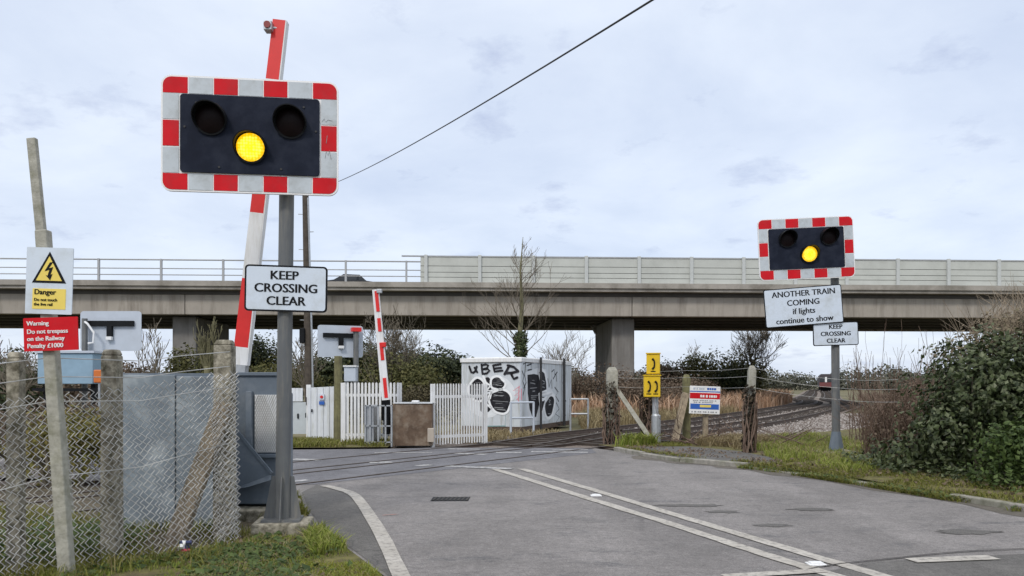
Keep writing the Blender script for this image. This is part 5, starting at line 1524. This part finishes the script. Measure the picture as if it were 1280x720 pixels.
# evergreen belt under the bridge, left of the cabin
ev = [(-13.4, 75, 4.4, 3.6), (-10.2, 77, 4.0, 3.6), (-7.0, 74, 4.0, 3.4), (-16.8, 76, 3.6, 3.6), (-4.6, 75, 3.2, 2.6)]
lbs = ['tallest dark evergreen under the bridge above the palisade fence', 'dark rounded evergreen left of the graffiti cabin', 'dark evergreen just left of the graffiti cabin', 'dark evergreen behind the far signal back', 'lowest dark evergreen touching the cabin corner']
for k, (x, y, h, w) in enumerate(ev):
    t = bush(lbs[k], (x, y, h * 0.55 + 0.2), (w * 0.8, w * 0.8, h * 0.62), 8000, 0.30, M['evergreen'], 100 + k, name='evergreen_tree', group='evergreen trees below the bridge', fill=0.5, lump=0.3)
bush('olive green thicket left of the telegraph pole', (-14.6, 50, 1.6), (2.9, 1.8, 1.7), 5200, 0.17, M['olive'], 120, name='thicket')
bush('tall dark conifer left of the telegraph pole', (-21.2, 70, 2.4), (2.0, 1.8, 3.7), 5200, 0.24, M['evergreen'], 122, name='evergreen_tree')
bush('olive bush against the left bridge pier', (-19.4, 49, 1.8), (1.6, 1.4, 2.0), 3600, 0.17, M['olive'], 121)
bush('brown thicket left of the left bridge pier', (-23.5, 47, 1.4), (2.6, 1.8, 1.7), 4200, 0.17, M['brown_leaf'], 123, name='thicket')
bush('dark green shrub at the left edge under the bridge', (-24.5, 38, 1.3), (2.2, 1.7, 1.9), 4200, 0.17, M['evergreen'], 124)
bush('olive brown thicket behind the palisade fence', (-6.3, 42, 1.4), (2.6, 1.8, 1.9), 4800, 0.15, M['olive'], 125, name='thicket')
bush('brown green bush between the two palisade fences', (-2.9, 33, 0.75), (1.9, 1.0, 1.0), 4800, 0.09, mat_olb := leaf_mat('olive_brown_leaves', [(0.05, 0.045, 0.025), (0.09, 0.075, 0.04), (0.13, 0.11, 0.06)], 0.8, 0.2), 126)
bush('dark bush behind the palisade pales', (-6.2, 34, 0.6), (2.0, 1.0, 0.95), 4200, 0.10, mat_olb, 127)
bush('dark green bush with bare top behind the information board', (18.3, 70, 2.1), (3.5, 2.0, 2.6), 8000, 0.2, M['olive'], 130, more=[((16.5, 69.5, 1.4), (2.5, 1.6, 1.8)), ((20.6, 69.5, 1.7), (1.9, 1.6, 2.1))])
bush('dark evergreen core of the thicket by the railway', (19.3, 69, 1.6), (1.9, 1.2, 1.75), 4200, 0.2, M['evergreen'], 131)
bush('brown bush beside the yellow telephones', (13.4, 70, 1.3), (2.1, 1.5, 2.1), 4800, 0.18, M['brown_leaf'], 132)
bush('dark small tree beside the yellow telephones', (13.5, 71, 2.1), (1.3, 1.0, 1.7), 2600, 0.17, M['evergreen'], 133)
bush('brown scrub under the bridge beside the right pier', (4.6, 45, 1.1), (2.7, 1.5, 1.5), 5200, 0.13, M['brown_leaf'], 134)
bush('low brown scrub behind the ivy-clad fence post', (7.3, 42, 0.7), (2.4, 1.3, 1.1), 4800, 0.11, M['brown_leaf'], 135)
bush('dark brown scrub behind the leaning timber strut', (9.3, 46, 0.8), (2.6, 1.4, 1.3), 4800, 0.12, M['brown_leaf'], 136)
bush('dark bare thicket behind the chain-link fence at the left edge', (-9.6, 14.8, 0.6), (2.6, 0.8, 0.8), 5200, 0.075, M['brown_leaf'], 139, name='thicket')
bush('yellowed shrub growing behind the chain-link fence', (-6.9, 12.3, 0.55), (0.9, 0.6, 0.7), 2600, 0.07, leaf_mat('yellow_green_leaves', [(0.12, 0.12, 0.03), (0.2, 0.18, 0.05), (0.26, 0.2, 0.07)], 0.7), 137)
bush('green shrub at the far left behind the fence post', (-8.7, 12.3, 0.5), (0.8, 0.6, 0.6), 2000, 0.07, M['green_leaf'], 138)

# hedgerows on the horizon: single masses
rng = np.random.default_rng(5)
def hedgerow(name, pts, h, n, size, m, seed, label):
    rn = random.Random(seed); bl = []
    for i in range(len(pts) - 1):
        a, b = Vector(pts[i]), Vector(pts[i + 1]); k = max(2, int((b - a).length / (h * 0.8)))
        for j in range(k):
            p = a.lerp(b, (j + rn.random()) / k); hh = h * rn.uniform(0.55, 1.2)
            bl.append(((p.x, p.y + rn.uniform(-2, 2), hh * 0.45), (h * 0.75, h * 0.6, hh * 0.6)))
    o = crown(name, bl, n, size, m, seed, fill=0.5, zmin=-0.1)
    tag(o, label, 'hedgerow', kind='stuff')
hedgerow('hedgerow', [(48, 205, 0), (66, 212, 0), (86, 215, 0), (104, 190, 0)], 4.6, 11000, 0.55, M['far_green'], 201, 'far hedgerow beyond the railway curve')
hedgerow('hedgerow', [(54, 116, 0), (64, 120, 0), (90, 126, 0)], 3.4, 9000, 0.5, M['far_green'], 202, 'far hedgerow right of the distant train')
hedgerow('hedgerow', [(27, 54, 0), (34, 62, 0), (42, 66, 0), (54, 64, 0)], 1.7, 9000, 0.16, M['brown_leaf'], 203, 'brown hedge right of the railway curve')
hedgerow('hedgerow', [(-90, 120, 0), (-60, 118, 0), (-30, 115, 0), (-5, 115, 0), (25, 118, 0)], 3.4, 16000, 0.5, M['far_green'], 204, 'long hedgerow far beyond the bridge')
hedgerow('hedgerow', [(-40, 42, 0), (-30, 44, 0), (-25, 52, 0)], 2.6, 7000, 0.22, M['brown_leaf'], 205, 'brown hedge far left behind the railway')
hedgerow('hedgerow', [(-200, 330, 0), (-80, 340, 0), (40, 340, 0), (200, 330, 0), (330, 300, 0)], 8, 14000, 1.2, M['far_green'], 206, 'wooded skyline along the horizon')

# orange reeds and dry grass along the railway
reed_poly = [(p.x, p.y) for p in offset_line(RC, 4.7)][44:84] + [(p.x, p.y) for p in offset_line(RC, 15)][44:84][::-1]
grass('reeds', reed_poly, 19000, 1.1, 0.08, M['reed'], 301, -0.1, 0.15, 0.4, 'bed of orange dry reeds beside the railway')
grass('dry_grass', [(2.6, 27.0), (4.3, 29.6), (7.0, 33.0), (10.0, 38.5), (12.5, 43.5), (7, 46), (3.4, 38), (2.6, 31.5)], 8000, 0.6, 0.035, M['straw'], 302, -0.1, 0.2, 0.6, 'dry straw grass beside the cabin')
grass('dry_grass', [(-0.9, 21.4), (0.5, 23.2), (1.6, 25.0), (0.3, 25.6), (-1.8, 26.3), (-2.6, 22)], 2600, 0.22, 0.03, M['straw'], 303, -0.05, 0.2, 0.7, 'dry straw grass at the foot of the cabin')
grass('grass', [(-3.1, 19.4), (-3.15, 20.8), (-4.4, 20.85), (-4.6, 21.3), (-8.4, 21.5), (-9, 20.2), (-5.2, 19.15)], 6500, 0.14, 0.022, M['grass'], 304, 0.03, 0.2, 0.8, 'green grass strip in front of the white boarded fence')

scr = [(p.x, p.y) for p in offset_line(RC, lambda i: -2.2 - 1.8 * max(0, min(1, (48 - i) / 6)))][40:86] + [(p.x, p.y) for p in offset_line(RC, -17)][40:86][::-1]
grass('dry_scrub', scr, 14000, 0.85, 0.05, leaf_mat('dead_scrub', [(0.16, 0.115, 0.085), (0.25, 0.19, 0.145), (0.33, 0.27, 0.21)], 0.9), 306, -0.1, 0.1, 0.6, 'brown dead scrub on the outside of the railway curve')
# ------------------------------------------------------------------ verge growth on the right
vz = 0.07
strip = [(p[0] + 0.13, p[1]) for p in KERB[1:6]] + [(5.1, 14.9), (5.3, 15.6), (6.8, 13.6), (7.8, 11.0), (8.6, 8.0), (10.8, 2.5)]
grass('grass', [(2.45, 18.6), (2.95, 17.1), (3.5, 15.9), (4.45, 14.85), (4.75, 14.95), (3.75, 16.1), (3.15, 17.3), (2.75, 18.6), (4.3, 19.0), (4.4, 20.2), (2.3, 19.4)], 3000, 0.07, 0.011, M['grass'], 309, vz, 0.55, 1.0, 'thin grass round the small pavement by the telephones')
grass('grass', [(5.0, 15.0), (5.6, 13.1), (8.0, 14.6), (8.6, 18.5), (8.6, 23.2), (6.4, 20.9), (5.4, 19.4), (5.3, 17.0)], 9000, 0.17, 0.014, M['grass_lush'], 310, vz, 0.6, 0.9, 'lush green grass between the fence and the far signal')
grass('grass', strip, 24000, 0.095, 0.011, M['grass'], 311, 0.05, 0.35, 1.0, 'short mossy grass along the right kerb')
grass('dry_grass', [(5.4, 16.8), (6.2, 14.2), (8.4, 15.2), (8.8, 19), (7.8, 23), (6.0, 20.5)], 4200, 0.16, 0.012, M['straw'], 316, vz, 0.4, 0.9, 'dead straw grass among the green by the far signal')
grass('grass', [(2.4, 18.9), (2.7, 19.6), (3.4, 19.9), (3.5, 19.2)], 700, 0.3, 0.025, M['grass_lush'], 312, vz, 0.1, 0.8, 'bright grass tuft at the foot of the ivy-clad post')
grass('grass', [(4.4, 19.2), (5.2, 17.9), (6.2, 19.2), (6.6, 20.9), (4.9, 20.4)], 3200, 0.24, 0.02, M['straw'], 313, vz, 0.2, 0.9, 'dry bent grass below the information board')
leaf_litter = MB()
def ground_leaves(name, poly, n, size, m, seed, z, label, hmax=0.12, cat='ground cover'):
    rn = random.Random(seed); rg = np.random.default_rng(seed)
    pts = np.array(scatter(poly, n, rn, 0.35)); k = len(pts)
    C = np.column_stack([pts, z + hmax * rg.random(k) ** 1.5]); N = np.column_stack([rg.normal(size=k) * 0.5, rg.normal(size=k) * 0.5 - 0.2, np.ones(k)])
    V, F = leaf_quads(C, N, size, rg)
    o = np_object(name, V, F, m); tag(o, label, cat, kind='stuff'); return o
ground_leaves('ivy_ground_cover', [(6.0, 14.6), (6.1, 13.2), (7.0, 11.0), (7.9, 9.0), (10, 6), (12, 8), (9.5, 13), (8.2, 15.8), (6.9, 16.1)], 9000, 0.075, M['ivy'], 320, vz, 'dark ivy trailing over the verge below the bush', 0.22)
ground_leaves('ground_weeds', [(6.8, 12.3), (6.5, 10.8), (7.2, 8.6), (8.5, 6.0), (11, 4), (11, 8), (9, 11.5)], 7000, 0.075, M['green_leaf'], 321, vz, 'bright green weeds along the foot of the ivy bush', 0.30)
ground_leaves('fallen_leaves', [(p[0] + 0.2, p[1]) for p in KERB[2:]] + [(3.4, 19), (5.6, 16), (7, 13), (9, 8)], 1500, 0.06, M['brown_leaf'], 322, vz + 0.02, 'brown fallen leaves and twigs along the right verge', 0.05)

spill = [(p.x, p.y) for p in offset_line(catmull([Vector((p[0], p[1], 0)) for p in KERB[3:6]], 6), 0.16)] + [(p.x, p.y) for p in offset_line(catmull([Vector((p[0], p[1], 0)) for p in KERB[3:6]], 6), -0.25)][::-1]
grass('grass', spill, 9000, 0.085, 0.011, M['grass'], 314, 0.0, 0.45, 1.1, 'grass and moss spilling over the kerb onto the road edge')
ground_leaves('ground_weeds', spill, 1400, 0.045, M['green_leaf'], 315, 0.02, 'small weeds along the road edge', 0.06)
# loose stones on the railway shoulder
rs = random.Random(77)
spts = []
for k in range(9000):
    i = rs.randint(26, 52); p = RC[i].lerp(RC[i + 1], rs.random()); t_ = (RC[i + 1] - RC[i]).normalized()
    w = 0.3 + (3.2 if i > 28 else 1.5) * rs.random()
    spts.append((p.x + t_.y * w, p.y - t_.x * w))
stones('ballast_stones', spts, -0.04, 0.055, M['stone'], 78, 'loose grey ballast stones beside the curving track')
spts = []
for k in range(7000):
    i = rs.randint(26, 60); p = RC[i].lerp(RC[i + 1], rs.random()); t_ = (RC[i + 1] - RC[i]).normalized()
    w = -rs.uniform(-0.2, 4.2); spts.append((p.x + t_.y * w, p.y - t_.x * w))
stones('ballast_stones', spts, -0.05, 0.05, M['stone'], 79, 'grey and brown ballast stones between the rails')

# big ivy bush
ib = thing('ivy_bush', 'large dark ivy bush overhanging the right verge', 'bush', (8.6, 13.2, 0))
blobs = [((7.9, 13.4, 0.95), (1.15, 1.0, 1.05)), ((9.2, 13.6, 1.3), (1.3, 1.1, 1.05)), ((10.3, 13.5, 0.95), (1.4, 1.2, 1.05)), ((6.7, 13.6, 0.3), (0.6, 0.45, 0.34)),
         ((7.7, 13.2, 1.55), (0.8, 0.7, 0.85)), ((8.5, 13.3, 1.75), (0.8, 0.7, 0.7)), ((8.4, 12.7, 0.7), (0.9, 0.7, 0.75)), ((11.4, 13.2, 0.8), (1.3, 1.1, 1.05)), ((9.3, 13.3, 1.72), (0.7, 0.6, 0.5)), ((8.0, 12.75, 1.3), (0.6, 0.55, 0.6)), ((7.1, 13.1, 0.75), (0.55, 0.5, 0.6))]
crown('foliage', blobs, 30000, 0.083, M['ivy'], 330, parent=ib, fill=0.34, lump=0.30, zmin=0.08, droop=0.9)
mb = MB(); rn = random.Random(9)
for k in range(34):
    x, y = rn.uniform(7.6, 11), rn.uniform(13.1, 13.9)
    mb.tube([(x, y, 0.05), (x + rn.uniform(-0.3, 0.3), y - 0.2, 0.8), (x + rn.uniform(-0.6, 0.6), y - 0.1, 1.7)], [0.03, 0.022, 0.01], 5, cap=False)
mb.build('stem', M['bark'], ib)
bl2 = bush('leafy green bramble at the right edge below the ivy', (7.45, 11.6, 0.45), (0.75, 0.45, 0.6), 3600, 0.07, M['green_leaf'], 331, name='bramble')
# dry brown bramble mound between signal and ivy
br = thing('bramble_mound', 'brown leafless bramble mound between the far signal and the ivy bush', 'bramble', (8.3, 16.2, 0))
mb = MB(); rn = random.Random(12)
pts = []
for k in range(950):
    a = rn.uniform(0, 6.28); rr = math.sqrt(rn.random())
    pts.append((8.25 + math.cos(a) * 1.35 * rr, 15.7 + math.sin(a) * 0.9 * rr, 0.02))
stalks(mb, pts, 1.6, 0.0075, rn, lean=0.55, curve=1.1)
mb.build('stem', M['twig'], br)
crown('foliage', [((8.3, 15.8, 0.7), (1.3, 0.9, 0.8)), ((7.6, 15.5, 0.5), (0.7, 0.6, 0.55)), ((9.2, 16.2, 0.9), (1.0, 0.8, 0.75))], 7200, 0.05, M['brown_leaf'], 333, parent=br, fill=0.6, zmin=0.05)
# tall bare whips over the bramble
wp = thing('sapling_clump', 'thin upright bare saplings behind the bramble mound', 'sapling', (10.2, 20.5, 0))
mb = MB(); rn = random.Random(14)
for k in range(56):
    x, y = rn.uniform(8.9, 11.2), rn.uniform(20, 21.5)
    grow(mb, (x, y, 0), (rn.uniform(-0.12, 0.12), 0, 1), rn.uniform(1.5, 2.5), 0.013, 1, rn, 0.3, 0.6, 5, (2, 4), 0.35, (4, 3), rmin=0.004)
mb.build('stem', M['twig'], wp)
crown('foliage', [((10.6, 20.8, 0.6), (1.7, 0.9, 0.95))], 3600, 0.06, M['brown_leaf'], 336, parent=wp, fill=0.6, zmin=0.02)
# dry stalks and old grass crowning the ivy on the right
ds = thing('dry_stalk_clump', 'pale dry stalks and old grass rising above the ivy bush', 'dry grass clump', (10.6, 14.4, 0))
mb = MB(); rn = random.Random(15); pts = []
for k in range(1100):
    x = 8.0 + 3.4 * rn.random() ** 0.6; pts.append((x, rn.uniform(13.4, 14.6), 1.95 + 0.25 * (x - 8.0)))
stalks(mb, pts, 1.15, 0.006, rn, lean=0.5, curve=0.9)
for k in range(16):
    x = rn.uniform(7.9, 11.2)
    grow(mb, (x, 13.9, 1.6), (rn.uniform(-0.7, 0.1), rn.uniform(-0.2, 0.2), 1), rn.uniform(1.0, 1.7), 0.009, 1, rn, 0.45, 0.2, 5, (1, 3), 0.4, (4, 3), rmin=0.003)
mb.build('stem', M['stalk'], ds)
crown('foliage', [((8.8, 13.9, 2.4), (0.9, 0.6, 0.42)), ((9.9, 13.8, 2.6), (1.2, 0.7, 0.5)), ((8.0, 14.0, 2.0), (0.65, 0.5, 0.42))], 5200, 0.06, leaf_mat('dead_leaves', [(0.18, 0.145, 0.10), (0.30, 0.245, 0.175), (0.16, 0.155, 0.085)], 0.9), 337, parent=ds, fill=0.7, zmin=0.5)

# dead ivy clothing the fence posts
def post_ivy(label, px, Y, z0, z1, r, seed, m='brown_leaf'):
    c = P(px, 480, Y)
    t = thing('dead_ivy', label, 'ivy', (c.x, Y, 0), group='dead ivy on the fence posts')
    n = int((z1 - z0) / 0.25) + 1
    crown('foliage', [((c.x, Y - 0.03, z0 + (z1 - z0) * k / max(1, n - 1)), (r, r, 0.24)) for k in range(n)], 900, 0.075, M[m], seed, parent=t, fill=0.45)
    mb = MB(); rn = random.Random(seed)
    for k in range(16):
        a = rn.uniform(0, 6.28)
        pts = [(c.x + math.cos(a) * r * 0.9, Y - 0.08 + math.sin(a) * r * 0.6, 0.0)]
        for j in range(5):
            a += rn.uniform(-0.6, 0.6); pts.append((c.x + math.cos(a) * r * rn.uniform(0.7, 1.1), Y - 0.08 + math.sin(a) * r * 0.8, (j + 1) / 5 * z1 * rn.uniform(0.85, 1.05)))
        mb.tube(pts, [0.02, 0.018, 0.016, 0.013, 0.01, 0.006], 5, cap=False)
    mb.build('stem', M['twig'], t)
mat_dk = leaf_mat('dead_dark_leaves', [(0.03, 0.024, 0.018), (0.065, 0.05, 0.035), (0.11, 0.085, 0.055)], 0.9)
M['dead_dark'] = mat_dk
post_ivy('dark dead ivy wrapping the pale post left of the telephones', 764, 20.55, 0.15, 1.40, 0.22, 401, 'dead_dark')
post_ivy('dark dead ivy wrapping the lower part of the pale post by the far signal', 936, 17.35, 0.1, 1.30, 0.15, 402, 'dead_dark')
post_ivy('dead stems round the telephone post', 808, 20.5, 0.1, 1.2, 0.18, 403, 'dead_dark')
# tangle of fallen branches on the bank
tb = MB(); rn = random.Random(18)
for k in range(46):
    p = Vector((rn.uniform(4.2, 7.0), rn.uniform(18.6, 20.9), 0.1)); a = rn.uniform(0, 6.28)
    grow(tb, p, (math.cos(a), math.sin(a) * 0.6, rn.uniform(0.0, 0.5)), rn.uniform(0.5, 1.3), 0.016, 1, rn, 0.5, -0.05, 4, (1, 3), 0.5, (4, 3), rmin=0.005)
tag(tb.build('fallen_branches', M['twig']), 'tangle of fallen dead branches on the bank below the board', 'branches')

# ------------------------------------------------------------------ turf on the left foreground
tz = 0.03
grass('grass', [(-1.10, 6.5), (-1.55, 7.4), (-2.05, 8.4), (-2.45, 9.2), (-2.62, 7.65), (-3.75, 6.45), (-3.2, 5.2), (-1.6, 4.0), (-0.3, 4.1)], 52000, 0.042, 0.006, M['grass_lush'], 501, tz, 0.1, 0.9, 'short mossy turf in the left foreground')
grass('grass', [(-1.5, 7.3), (-1.98, 8.3), (-2.1, 8.0), (-1.75, 7.0)], 1200, 0.13, 0.012, M['grass_lush'], 502, tz, 0.1, 0.9, 'bright grass tuft at the foot of the nearest signal')
grass('grass', [(-1.05, 6.35), (-1.35, 6.9), (-1.75, 6.8), (-1.9, 6.0), (-0.35, 4.4), (-0.95, 5.0)], 15000, 0.03, 0.009, leaf_mat('moss_tips', [(0.18, 0.19, 0.02), (0.27, 0.26, 0.035), (0.2, 0.22, 0.04)], 0.9), 503, tz, 0.1, 1.2, 'yellow green moss beside the footway')
grass('grass', [(-2.62, 7.7), (-2.62, 9.0), (-4.2, 9.2), (-6.6, 9.6), (-6.6, 6.0), (-3.5, 5.5), (-2.5, 6.5)], 9000, 0.13, 0.010, M['grass'], 504, tz, 0.35, 0.9, 'rough grass under the chain-link fence')
grass('grass', [(-2.35, 9.3), (-2.5, 9.6), (-2.95, 11.0), (-3.1, 11), (-2.7, 9.3)], 900, 0.1, 0.012, M['grass'], 505, tz, 0.2, 0.9, 'thin grass edge beside the grey pedestal')
ground_leaves('ground_weeds', [(-2.7, 7.5), (-1.5, 7.2), (-1.9, 5.4), (-3.6, 6.2)], 2200, 0.04, M['green_leaf'], 506, tz, 'small weeds in the foreground turf', 0.06)
ground_leaves('ground_weeds', [(-1.3, 6.6), (-2.4, 8.6), (-2.62, 7.6), (-3.6, 6.3), (-2.2, 5.2)], 700, 0.085, M['green_leaf'], 509, tz, 'broad-leaved weeds in the foreground turf', 0.05)
grass('dry_grass', [(-1.15, 6.4), (-2.1, 8.4), (-2.62, 8.4), (-2.62, 7.65), (-3.7, 6.4), (-2.2, 5.0), (-0.6, 4.6)], 5000, 0.06, 0.006, M['straw'], 510, tz, 0.45, 1.2, 'dead grass matted in the foreground turf')
ground_leaves('fallen_leaves', [(-1.2, 6.4), (-2.0, 8.3), (-2.6, 8.6), (-3.0, 6.0), (-1.6, 5)], 500, 0.04, M['brown_leaf'], 507, tz + 0.01, 'brown fallen leaves on the foreground turf', 0.03)
ground_leaves('ivy_ground_cover', [(-2.8, 7.9), (-5.4, 8.0), (-4.6, 5.9), (-4.0, 6.3)], 2600, 0.05, M['green_leaf'], 508, tz, 'green weeds behind the chain-link fence', 0.2)
